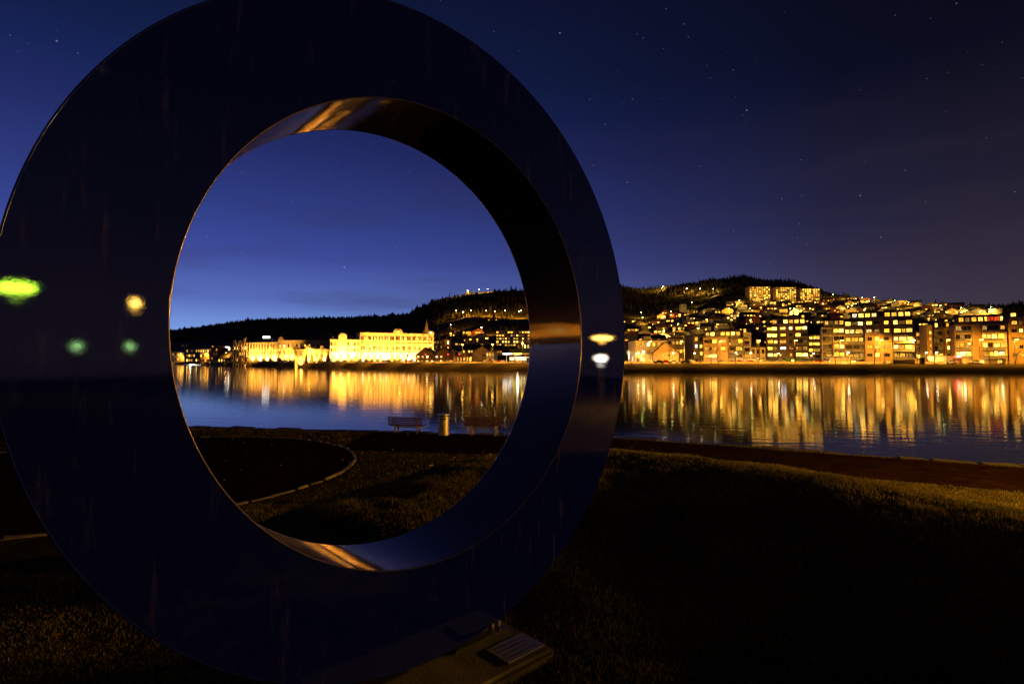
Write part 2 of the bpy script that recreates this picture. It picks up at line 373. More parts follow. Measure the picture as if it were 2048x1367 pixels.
def slope_D(px, py):                              # where on the hillside a photo point stands
    d0, dc, e = interp(px, C_D0), interp(px, C_DC), HORIZON - interp(px, C_PY)
    e0 = (LAND_Z - CAMZ) * F_PX / d0
    t = max(0.0, min(.985, ((HORIZON - py - e0) / (e - e0)))) ** (1 / SLOPE_P)
    return d0 + (dc - d0) * t
def build_far_ground():
    cols = list(range(-2900, -200, 150)) + list(range(-200, 2300, 14)) + list(range(2300, 5000, 150))
    V, Fc = [], []; nr = 0
    for px in cols:
        ds = shore_D(px); d0 = max(interp(px, C_D0), ds + 40); dc = interp(px, C_DC)
        rows = [ds - 12, ds - 4, ds, ds + 1, ds + 3, ds + 6, ds + 10, ds + 14, ds + 20, ds + 30] + [d0 + (dc - d0) * i / 36 for i in range(37)] + [dc + 40, dc + 150, dc + 600]
        nr = len(rows)
        for d in rows:
            x = (px - 1024) / F_PX * d; z = far_z(x, d)
            if d > d0: z += mnoise.noise(Vector((x * .012, d * .012, 1))) * min(4, (d - d0) * .01)
            V.append((x, d, z))
    for c in range(len(cols) - 1):
        for r in range(nr - 1):
            a = c * nr + r; Fc.append((a, a + nr, a + nr + 1, a + 1))
    o = link('hillside', mesh_from('hillside', V, Fc, 'hill_soil', True)); tag(o, None, None, kind='structure')
build_far_ground()
def ribbon(name, mat, off0, off1, z, px0, px1, step=20, zoff=0.0):
    V, Fc = [], []
    for px in range(px0, px1 + 1, step):
        d = shore_D(px)
        for o in (off0, off1):
            x = (px - 1024) / F_PX * (d + o); V.append((x, d + o, far_z(x, d + o) + z if zoff == 0 else zoff))
    n = len(V) // 2
    for i in range(n - 1): Fc.append((2 * i, 2 * i + 2, 2 * i + 3, 2 * i + 1))
    o = link(name, mesh_from(name, V, Fc, mat)); tag(o, None, None, kind='structure'); return o
ribbon('promenade', 'paving', 7.5, 10.5, .06, 250, 2300)
ribbon('road', 'asphalt', 14.4, 21.5, .03, 250, 2300)
ribbon('pavement', 'paving', 21.9, 26, .13, 250, 2300)

V, Fc = box_vf(-4000, 4000, -1500, 3500, -.02, 0.0)
river = link('river', mesh_from('river', [(-4000, -1500, 0), (4000, -1500, 0), (4000, 3500, 0), (-4000, 3500, 0)], [(0, 1, 2, 3)], 'river_water')); tag(river, None, None, kind='structure')

# ------------------------------------------------------------------ the near bank
NSHORE = [(-120, 52), (-60, 36), (-16.2, 27.0), (4.6, 23.0), (15.7, 16.8), (22, 15.6), (30, 17.5), (45, 21), (80, 22), (120, 10)]
def near_shore(x): return interp(x, NSHORE)
KNOLL = [(-180, 30), (-150, 45), (-120, 60), (-60, 60), (-35, 12), (-10, 4.5), (10, 2.9), (21, 2.7), (45, 2.75), (64, 3.05), (88, 4.1), (110, 3.8), (130, 3.0), (157, 2.8), (168, 4), (175, 9), (180, 30)]
CRESTW = [(-30, 0), (0, .7), (20, 1), (120, 1), (150, .75), (170, 0)]
LOW, HIGH, CREST_H = .85, 2.46, .38
def near_z(x, y):
    """a grassy mound: it climbs gently to a crest, then falls to the riverside path"""
    dx, dy = x - 1.2, y - 3.0
    r = math.hypot(dx, dy); a = math.degrees(math.atan2(dy, dx)); rb = interp(a, KNOLL)
    q = max(0.0, min(1.0, (r / rb - .15) / .85)); top = HIGH + CREST_H * interp(a, CRESTW) * q * q * (3 - 2 * q)
    t = max(0.0, min(1.0, (r - rb) / 5.4)); s = t * t * (3 - 2 * t)
    z = top + (LOW - top) * s
    z += (mnoise.noise(Vector((x * .5, y * .5, 3))) * .05 + mnoise.noise(Vector((x * 1.7, y * 1.7, 5))) * .02) * (1 - .8 * s)
    px, py = x + .56, y - 2.93                     # level ground round the slab
    k = max(0.0, 1 - max(0.0, math.hypot(px, py) - .75) / .5); z += (HIGH - .01 - z) * k
    d = near_shore(x) - y
    if d < .9: z = min(z, .72 if d > .25 else -1.5)
    return z
COURT = (-11.5, 15.8, 6.6)
def build_near_ground():
    xs = sorted(set([-120, -100, -80, -65, -50, -42, -36, -30, -26] + [-23 + i * .25 for i in range(185)] + [24, 26, 29, 33, 38, 45, 55, 70, 90, 120]))
    ts = [-90, -70, -50, -38, -28, -20, -14, -10, -7, -5] + [-3.5 + i * .22 for i in range(118)]
    V, Fc = [], []
    for x in xs:
        ys = near_shore(x)
        rows = [t for t in ts if t < ys - 1.0]
        rows = rows + [ys - 1.0] * (len(ts) - len(rows)) + [ys - .9, ys - .5, ys - .3, ys - .2, ys + .2]
        for y in rows: V.append((x, y, near_z(x, y)))
    n = len(ts) + 5
    for c in range(len(xs) - 1):
        for r in range(n - 1): a = c * n + r; Fc.append((a, a + n, a + n + 1, a + 1))
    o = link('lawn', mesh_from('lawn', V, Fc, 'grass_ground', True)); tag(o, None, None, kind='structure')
    bm = bmesh.new(); bm.from_mesh(o.data); bmesh.ops.remove_doubles(bm, verts=bm.verts, dist=1e-4); bm.to_mesh(o.data); bm.free()
build_near_ground()
def near_sheet(name, mat, pts, zo):
    """pts: list of rows of (x, y); a sheet that lies just above the lawn"""
    n = len(pts[0]); V = [(x, y, near_z(x, y) + zo) for row in pts for x, y in row]
    Fc = [(r * n + c, (r + 1) * n + c, (r + 1) * n + c + 1, r * n + c + 1) for r in range(len(pts) - 1) for c in range(n - 1)]
    o = link(name, mesh_from(name, V, Fc, mat, True)); tag(o, None, None, kind='structure'); return o
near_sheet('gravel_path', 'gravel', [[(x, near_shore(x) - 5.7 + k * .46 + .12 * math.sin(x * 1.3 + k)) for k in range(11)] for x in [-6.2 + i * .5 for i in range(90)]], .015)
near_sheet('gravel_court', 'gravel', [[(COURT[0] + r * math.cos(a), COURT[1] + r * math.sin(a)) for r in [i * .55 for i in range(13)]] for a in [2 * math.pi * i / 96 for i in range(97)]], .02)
kerb = thing('court_kerb', None, None, (0, 0, 0)); kerb['kind'] = 'structure'
rk = random.Random(3)
kerb_mesh = []
for k in range(4):
    w, d, h = .17 + .05 * k, .045, .055
    v, f = box_vf(-w, w, -d, d, -.06, h); v = [(x * (1 + rk.uniform(-.06, .06)), y * (1 + rk.uniform(-.15, .15)), z + rk.uniform(-.015, .015)) for x, y, z in v]
    kerb_mesh.append(mesh_from('kerb_stone', v, f, 'kerb_stone'))
n_k = 72
for i in range(n_k):
    a = 2 * math.pi * i / n_k + rk.uniform(-.004, .004); rr = COURT[2] + .06 + rk.uniform(-.02, .02)
    x, y = COURT[0] + rr * math.cos(a), COURT[1] + rr * math.sin(a)
    link('stone', kerb_mesh[i % 4], kerb, (x, y, near_z(x, y) + rk.uniform(-.04, .012)), (1, 1, 1), (rk.uniform(-.03, .03), rk.uniform(-.03, .03), a + math.pi / 2 + rk.uniform(-.04, .04)))
# quay edge of rough stone blocks
quay = thing('quay_edge', None, None, (0, 0, 0)); quay['kind'] = 'structure'
blk = []
for k in range(6):
    v, f = box_vf(-.5, .5, -.34, .34, -1.2, .0)
    bm = bmesh.new(); me = mesh_from('quay_block', v, f, 'quay_stone'); bm.from_mesh(me)
    bmesh.ops.bevel(bm, geom=list(bm.edges), offset=.05, segments=1, affect='EDGES')
    for vv in bm.verts: vv.co += Vector((rk.uniform(-.03, .03), rk.uniform(-.04, .04), rk.uniform(-.025, .025)))
    bm.to_mesh(me); bm.free(); blk.append(me)
x = -40.0
while x < 48:
    w = rk.uniform(.8, 1.7); sl = math.atan2(near_shore(x + w) - near_shore(x), w); lx = w * math.cos(sl)
    cx = x + lx / 2
    link('block', blk[rk.randrange(6)], quay, (cx, near_shore(cx), .76 + rk.uniform(-.035, .035)), (w - .03, 1, 1), (0, 0, sl + rk.uniform(-.02, .02)))
    x += lx
def np_mesh(name, verts, tris, mat):
    me = bpy.data.meshes.new(name); me.vertices.add(len(verts)); me.vertices.foreach_set('co', verts.astype(np.float32).ravel())
    nt_ = len(tris); me.loops.add(nt_ * 3); me.loops.foreach_set('vertex_index', tris.astype(np.int32).ravel())
    me.polygons.add(nt_); me.polygons.foreach_set('loop_start', np.arange(0, nt_ * 3, 3, dtype=np.int32))
    me.update(calc_edges=True); me.materials.append(MATS[mat]); return me
# grass blades on the mound and along the edge
def build_grass():
    m, nt, N, L, p = new_mat('grass_blade')
    ge = node(N, 'ShaderNodeNewGeometry'); n1 = node(N, 'ShaderNodeTexNoise'); n1.inputs['Scale'].default_value = 1.1; n1.inputs['Detail'].default_value = 5
    L.new(ge.outputs['Position'], n1.inputs['Vector'])
    n2 = node(N, 'ShaderNodeTexWhiteNoise', noise_dimensions='1D'); L.new(ge.outputs['Random Per Island'], n2.inputs['W'])
    av = node(N, 'ShaderNodeMath', operation='MULTIPLY_ADD'); av.inputs[1].default_value = .5; L.new(n2.outputs['Value'], av.inputs[0])
    hv = node(N, 'ShaderNodeMath', operation='MULTIPLY'); hv.inputs[1].default_value = .5; L.new(n1.outputs['Fac'], hv.inputs[0]); L.new(hv.outputs[0], av.inputs[2])
    L.new(rampn(N, L, av.outputs[0], [(.2, (.05, .055, .012)), (.5, (.11, .10, .025)), (.8, (.22, .165, .06))]), p.inputs['Base Color'])
    p.inputs['Roughness'].default_value = .7; p.inputs['Specular IOR Level'].default_value = .2
    tr = node(N, 'ShaderNodeBsdfTranslucent'); L.new(p.inputs['Base Color'].links[0].from_socket, tr.inputs['Color'])
    mx = node(N, 'ShaderNodeMixShader'); mx.inputs[0].default_value = .4; L.new(p.outputs[0], mx.inputs[1]); L.new(tr.outputs[0], mx.inputs[2]); L.new(mx.outputs[0], N['Material Output'].inputs[0])
    rg = np.random.default_rng(5); pts = []
    def scatter(n, x0, x1, y0, y1, h, cond):
        xy = rg.uniform((x0, y0), (x1, y1), (n, 2))
        for x, y in xy:
            if y > near_shore(x) - .6 or not cond(x, y): continue
            c = mnoise.noise(Vector((x * 1.4, y * 1.4, 9))) * .5 + mnoise.noise(Vector((x * 5, y * 5, 2))) * .5
            if c < rg.uniform(-.62, .06): continue
            pts.append((x, y, near_z(x, y), h * (.6 + 1.3 * max(0, c + .3)) * rg.uniform(.7, 1.25)))
    court = lambda x, y: math.hypot(x - COURT[0], y - COURT[1]) > COURT[2] + .2
    pad = lambda x, y: abs((x + .56) * .7367 + (y - 2.93) * .6762) > .55 or abs((x + .56) * -.6762 + (y - 2.93) * .7367) > .55
    vis = lambda x, y: y > .9 and abs(x) < y * 1.12 + .6 and pad(x, y)
    scatter(300000, -6, 6, .9, 6, .026, vis)
    scatter(260000, -7, 10, 5, 12, .032, lambda x, y: vis(x, y) and court(x, y))
    scatter(110000, 2.5, 19, 4, 18, .04, lambda x, y: vis(x, y) and near_shore(x) - y > 5.6)
    path = lambda x, y: not (x > -6.2 and 1.3 < near_shore(x) - y < 5.8)
    scatter(70000, -20, 19, 11, 27, .05, lambda x, y: vis(x, y) and court(x, y) and path(x, y))
    P = np.array(pts); n = len(P)
    a = rg.uniform(0, 2 * np.pi, n); lean = rg.uniform(.1, .8, n); w = (.0013 + P[:, 1] * .00032)
    dx, dy = np.cos(a), np.sin(a); b = rg.uniform(0, 2 * np.pi, n)
    base = P[:, :3] - np.array([0, 0, .005]); h = P[:, 3]
    mid = base + np.stack([np.cos(b) * lean * h * .3, np.sin(b) * lean * h * .3, h * .6], 1)
    tip = base + np.stack([np.cos(b) * lean * h, np.sin(b) * lean * h, h], 1)
    s = np.stack([dx * w, dy * w, np.zeros(n)], 1)
    V = np.stack([base - s, base + s, mid - s * .8, mid + s * .8, tip], 1).reshape(-1, 3)
    i = np.arange(n) * 5
    T = np.concatenate([np.stack([i, i + 1, i + 3], 1), np.stack([i, i + 3, i + 2], 1), np.stack([i + 2, i + 3, i + 4], 1)])
    o = link('grass', np_mesh('grass', V, T, 'grass_blade')); tag(o, 'short tufted grass on the mound around the ring and along the bank', 'grass', kind='stuff')
build_grass()
def build_leaves():                               # pale fallen leaves
    rg = random.Random(11); vf = []
    for i in range(150):
        y = rg.uniform(6, 24); x = rg.uniform(-.55, .3) * y
        if y > near_shore(x) - .7: continue
        s = rg.uniform(.03, .055); a = rg.uniform(0, 6.28); z = near_z(x, y) + .05
        c, q = math.cos(a) * s, math.sin(a) * s
        vf.append(([(x - c, y - q, z), (x + q * .5, y - c * .5, z + .014), (x + c, y + q, z + .004), (x - q * .5, y + c * .5, z + .016), (x, y, z - .006)], [(0, 1, 4), (1, 2, 4), (2, 3, 4), (3, 0, 4)]))
    noisy('dry_leaf', (.25, .17, .07), (.5, .36, .16), 3, .8, coords='World')
    v, f = join(*vf); o = link('fallen_leaves', mesh_from('fallen_leaves', v, f, 'dry_leaf')); tag(o, 'scattered dry fallen leaves on the lawn and gravel', 'leaves', kind='stuff')
build_leaves()

# ------------------------------------------------------------------ forest on the hills
HOUSE_TOP = [(300, 690), (700, 690), (860, 668), (905, 640), (1060, 632), (1250, 628), (1330, 622), (1400, 602), (1480, 592), (1560, 590), (1640, 588), (1700, 588), (1760, 594), (1800, 602), (1930, 606), (1960, 618), (2048, 628), (2600, 640)]
def build_forest():
    rg = np.random.default_rng(8); bases = []
    def put(n, px0, px1, lo, hi, keep):
        for _ in range(n):
            px = rg.uniform(px0, px1); c = interp(px, C_PY)
            t = rg.uniform(lo, hi); d0, dc = interp(px, C_D0), interp(px, C_DC)
            D = d0 + (dc - d0) * t; x = (px - 1024) / F_PX * D; z = far_z(x, D)
            py = HORIZON - (z - CAMZ) / D * F_PX
            if rg.random() < keep(px, py): bases.append((x, D, z, D))
    # wooded above the houses, with only a few trees among them
    up = lambda px, py: 1.0 if py < interp(px, HOUSE_TOP) - 4 else .12
    put(9000, 830, 1800, .25, 1.02, up); put(2600, 1200, 1800, .9, 1.02, up)
    put(5000, -100, 850, .25, 1.02, lambda a, b: 1.0 if b < 686 else .1)
    put(1500, -100, 850, .93, 1.02, lambda a, b: 1.0)
    put(1600, 1780, 2500, .35, 1.03, up); put(500, 1930, 2400, .9, 1.03, lambda a, b: .9)
    B = np.array(bases); n = len(B)
    far = np.clip(B[:, 3] / 1000, .6, 2.2)
    H = rg.uniform(4.5, 10.5, n) * np.clip(far, .8, 1.5) * np.array([.75 + .9 * max(0, mnoise.noise(Vector((b[0] * .02, b[1] * .02, 4))) + .25) for b in bases]); broad = rg.random(n) < .5; H = np.where(broad, H * .8, H)
    W = H * rg.uniform(.17, .27, n) * np.clip(far, 1, 1.7) * np.where(broad, 2.1, 1.0)
    k = 6; ang = np.arange(k) * 2 * np.pi / k
    V = []; T = []
    rot = rg.uniform(0, 6.28, n); jit = rg.uniform(.6, 1.3, (n, 3, k))
    for li, (z0, z1, r) in enumerate(((.10, .62, 1.0), (.36, .84, .74), (.60, 1.0, .46))):
        ring = np.stack([np.cos(ang[None] + rot[:, None]) * jit[:, li] * (W * r)[:, None], np.sin(ang[None] + rot[:, None]) * jit[:, li] * (W * r)[:, None], np.repeat((H * z0)[:, None], k, 1) * rg.uniform(.8, 1.1, (n, k))], 2)
        apex = np.stack([np.zeros(n), np.zeros(n), H * np.where(broad, z0 + .16, z1)], 1)[:, None]
        V.append(np.concatenate([ring, apex], 1) + B[:, None, :3])
    V = np.concatenate(V, 1); nv = V.shape[1]
    tri = np.array([(l * (k + 1) + i, l * (k + 1) + (i + 1) % k, l * (k + 1) + k) for l in range(3) for i in range(k)])
    T = (tri[None] + (np.arange(n) * nv)[:, None, None]).reshape(-1, 3)
    o = link('forest', np_mesh('forest', V.reshape(-1, 3), T, 'needles')); tag(o, 'dark conifer forest covering the hills behind the town', 'forest', kind='stuff')
build_forest()
# ------------------------------------------------------------------ ring sculpture
RI = 1.15; RO = 1.4132 * RI; TH = .418 * RI; YAW = -.7424
ring_c = Vector((-.3446 * RI, 2.3749 * RI, CAMZ + .1244 * RI))          # centre of the near face
n_away = Vector((math.sin(YAW), math.cos(YAW), 0)); u_dir = Vector((math.cos(YAW), -math.sin(YAW), 0))
foot_c = ring_c + n_away * TH / 2
SLAB_Z = ring_c.z - RO - .012
def build_ring():
    # local frame: x along the plate, y away from the camera, z up
    root = thing('ring_sculpture', 'huge dark polished steel ring standing upright on a concrete slab', 'sculpture', (foot_c.x, foot_c.y, SLAB_Z), -YAW)
    cz = ring_c.z - SLAB_Z; h = TH / 2; n = 256; b = .0045
    cs = [(math.cos(2 * math.pi * i / n), math.sin(2 * math.pi * i / n)) for i in range(n)]
    def band(loops):
        V = [(r * c, y, cz + r * s) for r, y in loops for c, s in cs]
        return V, [(k * n + i, (k + 1) * n + i, (k + 1) * n + (i + 1) % n, k * n + (i + 1) % n) for k in range(len(loops) - 1) for i in range(n)]
    def flat(vf, m): return piece(root, *m, vf, smooth=True)
    flat(band([(RI + b, -h), (RI + .3 * (RO - RI), -h), (RI + .6 * (RO - RI), -h), (RO - b, -h)]), ('front_plate', 'ring_plate'))
    flat(band([(RO - b, h), (RI + b, h)]), ('back_plate', 'ring_plate'))
    flat(band([(RI, h - b), (RI, 0), (RI, -h + b)]), ('inner_band', 'ring_band'))
    flat(band([(RO, -h + b), (RO, 0), (RO, h - b)]), ('outer_band', 'ring_plate'))
    for r, y, q in ((RI, -h, 1), (RI, h, 1), (RO, -h, -1), (RO, h, -1)):    # the welded corners; the far inner one paler, its lit edge put into colour
        rr, yy = r + q * b * .72, y - math.copysign(b * .72, y); V = []
        for c, s in cs:
            for k in range(6):
                t = 2 * math.pi * k / 6; V.append(((rr + b * math.cos(t)) * c, yy + b * math.sin(t), cz + (rr + b * math.cos(t)) * s))
        Fc = [(i * 6 + k, i * 6 + (k + 1) % 6, ((i + 1) % n) * 6 + (k + 1) % 6, ((i + 1) % n) * 6 + k) for i in range(n) for k in range(6)]
        flat((V, Fc), ('weld_seam', 'ring_weld_lit' if r == RI and y > 0 else 'ring_band' if r == RI else 'ring_plate'))
    for sx in (-1, 1):                                                     # cradle brackets that hold it upright
        o = []
        for x in (.17, .24, .32, .40): o.append((sx * x, cz - math.sqrt((RO + .004) ** 2 - x * x)))
        poly = [(sx * .46, .012), (sx * .46, .05)] + [(x, z) for x, z in reversed(o)] + [(sx * .17, .012)]
        piece(root, 'bracket', 'paint_black', prism_vf(poly, -h * .8, h * .8))
        part(root, 'base_plate', 'paint_black', min(sx * .14, sx * .5), max(sx * .14, sx * .5), -h * 1.05, h * 1.05, 0, .012)
        for yy in (-.19, .19):
            for xx in (.43, .48): part(root, 'bolt', 'metal_grey', sx * xx - .012, sx * xx + .012, yy - .012, yy + .012, .012, .036, 'cyl')
    return root
build_ring()
def build_slab():
    root = thing('concrete_slab', 'pale concrete slab under the steel ring', 'slab', (foot_c.x, foot_c.y, SLAB_Z - .25), -YAW)
    bm = bmesh.new(); v, f = box_vf(-.56, .56, -.56, .56, 0, .249); me = mesh_from('slab', v, f, 'concrete'); bm.from_mesh(me)
    bmesh.ops.bevel(bm, geom=list(bm.edges), offset=.02, segments=2, affect='EDGES'); bm.to_mesh(me); bm.free(); link('slab_body', me, root)
    pl = thing('plaque', 'small grey metal plaque lying on the slab corner beside the ring', 'plaque', foot_c + u_dir * .40 - n_away * .42 + Vector((0, 0, SLAB_Z - foot_c.z)), -YAW)
    part(pl, 'plate', 'metal_grey', -.13, .13, -.085, .085, 0, .006)
    for k in range(4):
        xx = -.11; rr = random.Random(k); v = []
        while xx < .09 - .03 * (k % 3):
            ww = rr.uniform(.012, .04); v.append(box_vf(xx, xx + ww, .05 - .035 * k, .058 - .035 * k, .0061, .0068)); xx += ww + .007
        piece(pl, 'inscription_line', 'metal_dark', join(*v))
build_slab()

# ------------------------------------------------------------------ benches and bin by the water
def bench(px, feet_py, label):
    D = F_PX * (CAMZ - LOW) / (feet_py - HORIZON); x = X_of(px, D)
    rz = math.atan2(near_shore(x + 1) - near_shore(x - 1), 2)
    t = thing('park_bench', label, 'bench', (x, D, near_z(x, D) - .01), rz, 'benches on the grass by the river')
    for i in range(5):
        z = .47 + i * .078; y = -.02 - i * .022
        part(t, 'back_slat', 'bench_wood', -.80, .80, y - .016, y + .016, z, z + .055)
    for i in range(5): part(t, 'seat_slat', 'bench_wood', -.80, .80, .06 + i * .095, .14 + i * .095, .42, .452)
    for sx in (-.52, .52):
        for yy in (.08, .44): part(t, 'leg', 'bench_metal', sx - .03, sx + .03, yy - .03, yy + .03, -.03, .38)
        piece(t, 'bracket', 'bench_metal', ([(sx + a, y, z) for a in (-.02, .02) for y, z in ((.52, .38), (.52, .42), (.04, .42), (-.09, .87), (-.125, .87), (.0, .38))],
              [(0, 1, 2, 5), (5, 2, 3, 4), (11, 8, 7, 6), (10, 9, 8, 11), (0, 6, 7, 1), (1, 7, 8, 2), (2, 8, 9, 3), (3, 9, 10, 4), (4, 10, 11, 5), (5, 11, 6, 0)]))
    part(t, 'stretcher', 'bench_metal', -.52, .52, .22, .27, .33, .38)
bench(812, 864, 'slatted wooden park bench left of the steel litter bin by the river')
bench(966, 871, 'slatted wooden park bench right of the steel litter bin by the river')
D = F_PX * (CAMZ - LOW) / (869 - HORIZON); x = X_of(888, D)
t = thing('litter_bin', 'tall round steel litter bin standing between the two benches', 'bin', (x, D, near_z(x, D) - .02))
piece(t, 'body', 'steel_bin', lathe_vf([(.225, 0), (.235, .02), (.235, .80), (.232, .81)], 32), smooth=False)
piece(t, 'lid', 'steel_bin', lathe_vf([(.25, .865), (.255, .875), (.255, .915), (.24, .93), (.05, .94)], 32))
piece(t, 'neck', 'metal_dark', lathe_vf([(.215, .81), (.215, .87)], 24))
piece(t, 'slot', 'paint_black', prism_vf([(-.14, .70), (.14, .70), (.14, .76), (-.14, .76)], -.238, -.20))

# ------------------------------------------------------------------ lamps of the near park (behind and beside the camera), some added as fill
def park_lamp(x, y, top, mat, col, watts, label, head_r=.16, wide=None, aim=None):
    z0 = near_z(x, y) - .02
    t = thing('park_lamp', label, 'lamp', (x, y, z0), 0, 'lamps in the near park'); h = top - z0
    piece(t, 'pole', 'metal_dark', lathe_vf([(.09, 0), (.085, .3), (.05, .35), (.04, h - .25)], 12))
    hd = piece(t, 'lamp_head', mat, lathe_vf([(head_r * .6, h - .22), (head_r, h - .05), (head_r, h + .08), (head_r * .5, h + .18)], 16))
    if wide: hd.rotation_euler.z, hd.scale.x = wide
    piece(hd, 'cap', 'metal_dark', lathe_vf([(head_r * 1.25, h + .19), (head_r * 1.1, h + .23), (.03, h + .28)], 16))
    if aim: spot_light(t, 'lamp_light', (0, 0, h - .45), Vector(aim) + Vector((0, 0, h - .45)), col, watts, 150, .5, .12)
    else: point_light(t, 'lamp_light', (0, 0, h - .45), col, watts, .12)
park_lamp(15.2, -16.7, 6.75, 'lamp_lime', (.6, 1, .05), 2, 'park lamp with yellow-green light behind the camera', .2, (R(42), 2.8))
park_lamp(25.4, -20.5, 7.3, 'lamp_sodium', SODIUM, 8, 'orange sodium park lamp on the lawn behind the camera', .2)
park_lamp(60, -50, 5.9, 'lamp_green_dim', GREEN, 8, 'greenish park lamp far behind the camera, nearer the river', .4)
park_lamp(53.5, -51, 5.75, 'lamp_green_dim', GREEN, 8, 'greenish park lamp far behind the camera, away from the river', .36)
park_lamp(31, 6.0, 4.2, 'lamp_white', WHITE, 8, 'low white lamp on the riverside path right of the view', .15, (R(90), 2.2))
park_lamp(46, 7.3, 6.1, 'lamp_sodium', SODIUM, 30, 'tall orange lamp at the bend of the riverside path', .22, (R(90), 4))
park_lamp(36, 2.0, 5.6, 'lamp_sodium', SODIUM, 30, 'orange lamp on the lawn above the riverside path', .22)
park_lamp(22.5, 12.4, 6.0, 'lamp_sodium', SODIUM, 1200, 'small added sodium lamp lighting the grass from just right of the view', .22)  # unseen lamp added to light the grass from the right
park_lamp(12.4, 9.0, 4.55, 'lamp_sodium', SODIUM, 5000, 'short added sodium lamp lighting the mound crest from outside the right edge', .2)  # second helper lamp, put in to brighten the crest
park_lamp(31, 13.6, 6.0, 'lamp_sodium', SODIUM, 52000, 'added bright sodium lamp lighting the mound from out of view on the right', .3)  # out-of-view lamp added so that light rakes across the mound
park_lamp(9.5, -23, 8.2, 'lamp_sodium', SODIUM, 2200, 'added sodium fill lamp straight behind the camera', .25)  # invented fill light for the near grass and the slab
for i, (x, y, z) in enumerate([(-39.5, -9, 6.4), (-39.5, 0, 6.4), (-39.5, 9, 6.4), (-90, -4, 6.2), (-92, 2, 6.2), (-95, 8, 6.2)]):
    park_lamp(x, y, z, 'lamp_sodium', SODIUM, 5000 if i < 3 else 400, '%s sodium lamp along the near bank left of the view' % ORD[i], .3, None, (-1, 0, -.5) if i < 3 else None)
# long building made up out of view, for the ring's inner band to mirror
t = thing('added_building', 'long low ochre building added left of the view for the ring to mirror', 'added_building', (-44, 0, near_z(-44, 0) - .1), R(90))
part(t, 'wall', 'plaster_ochre', -16, 16, 0, 8, 0, 4.2)
piece(t, 'roof', 'roof_dark', ([(sx * 16.5, y, z) for sx in (-1, 1) for y, z in ((-.5, 4.2), (4, 6.6), (8.5, 4.2))], [(0, 3, 4, 1), (1, 4, 5, 2), (0, 1, 2), (3, 5, 4), (0, 2, 5, 3)]))
for k in range(9): window(t, -14 + k * 3.5, 2.3, 1.3, 1.5, 'window_warm' if k % 3 else 'dark_glass', 0, 'paint_white')
for k in range(2): part(t, 'door', 'timber_brown', -8.9 + k * 14, -7.9 + k * 14, -.06, -.001, 0, 2.2)
# ------------------------------------------------------------------ the town across the river
rt = random.Random(21)
def frontage(name, label, cat, px0, px1, D0, D1, group=None):
    a = Vector((X_of(px0, D0), D0, 0)); b = Vector((X_of(px1, D1), D1, 0)); m = (a + b) / 2
    zb = min(far_z(m.x, m.y), far_z(a.x, a.y), far_z(b.x, b.y)) - .3
    t = thing(name, label, cat, (m.x, m.y, zb), math.atan2(b.y - a.y, b.x - a.x), group)
    return t, (b - a).length, zb
def hgt(py, D, zb): return Z_of(py, D) - zb
def pick_glass(lit, bright=.5):
    r = rt.random()
    if r > lit: return 'dark_glass' if rt.random() < .6 else 'window_dim'
    return 'window_bright' if rt.random() < bright else 'window_warm'
def street_lamp(px, D, h, mat, col, watts, label, group, name='street_lamp', arm=.9, size=1.0, throw=.55):
    x = X_of(px, D); z = far_z(x, D) - .1
    t = thing(name, label, 'street lamp', (x, D, z), 0, group)
    part(t, 'pole', 'metal_dark', -.07, .07, -.07, .07, 0, h, 'cyl'); part(t, 'arm', 'metal_dark', -.05, .05, -arm, .05, h - .06, h + .04)
    hd = piece(t, 'lamp_head', mat, lathe_vf([(.34 * size, h - .26), (.36 * size, h - .14), (.18 * size, h - .02)], 10), loc=(0, -arm, 0))
    piece(hd, 'cap', 'metal_dark', lathe_vf([(.40 * size, h - .12), (.2 * size, h + .06)], 10))
    # a cut-off luminaire: it throws its light down and towards the street side, not out over the river
    spot_light(t, 'lamp_light', (0, -arm, h - .5), (0, -arm + throw, h - 1.5), col, watts, 160, .5, .4)
    return t
def floodlight(x, D, target, watts, label, col=(1, .45, .065), angle=105):
    z = far_z(x, D)
    t = thing('floodlight', label, 'floodlight', (x, D, z), 0, 'floodlights below the lit facades')
    part(t, 'stand', 'metal_dark', -.06, .06, -.06, .06, -.1, .5); part(t, 'housing', 'metal_dark', -.3, .3, -.25, .1, .5, .8)
    part(t, 'lens', 'flood_lens', -.26, .26, .1, .13, .53, .77)
    spot_light(t, 'flood_light', (0, .35, .7), Vector(target) - Vector((x, D, z)), col, watts, angle)

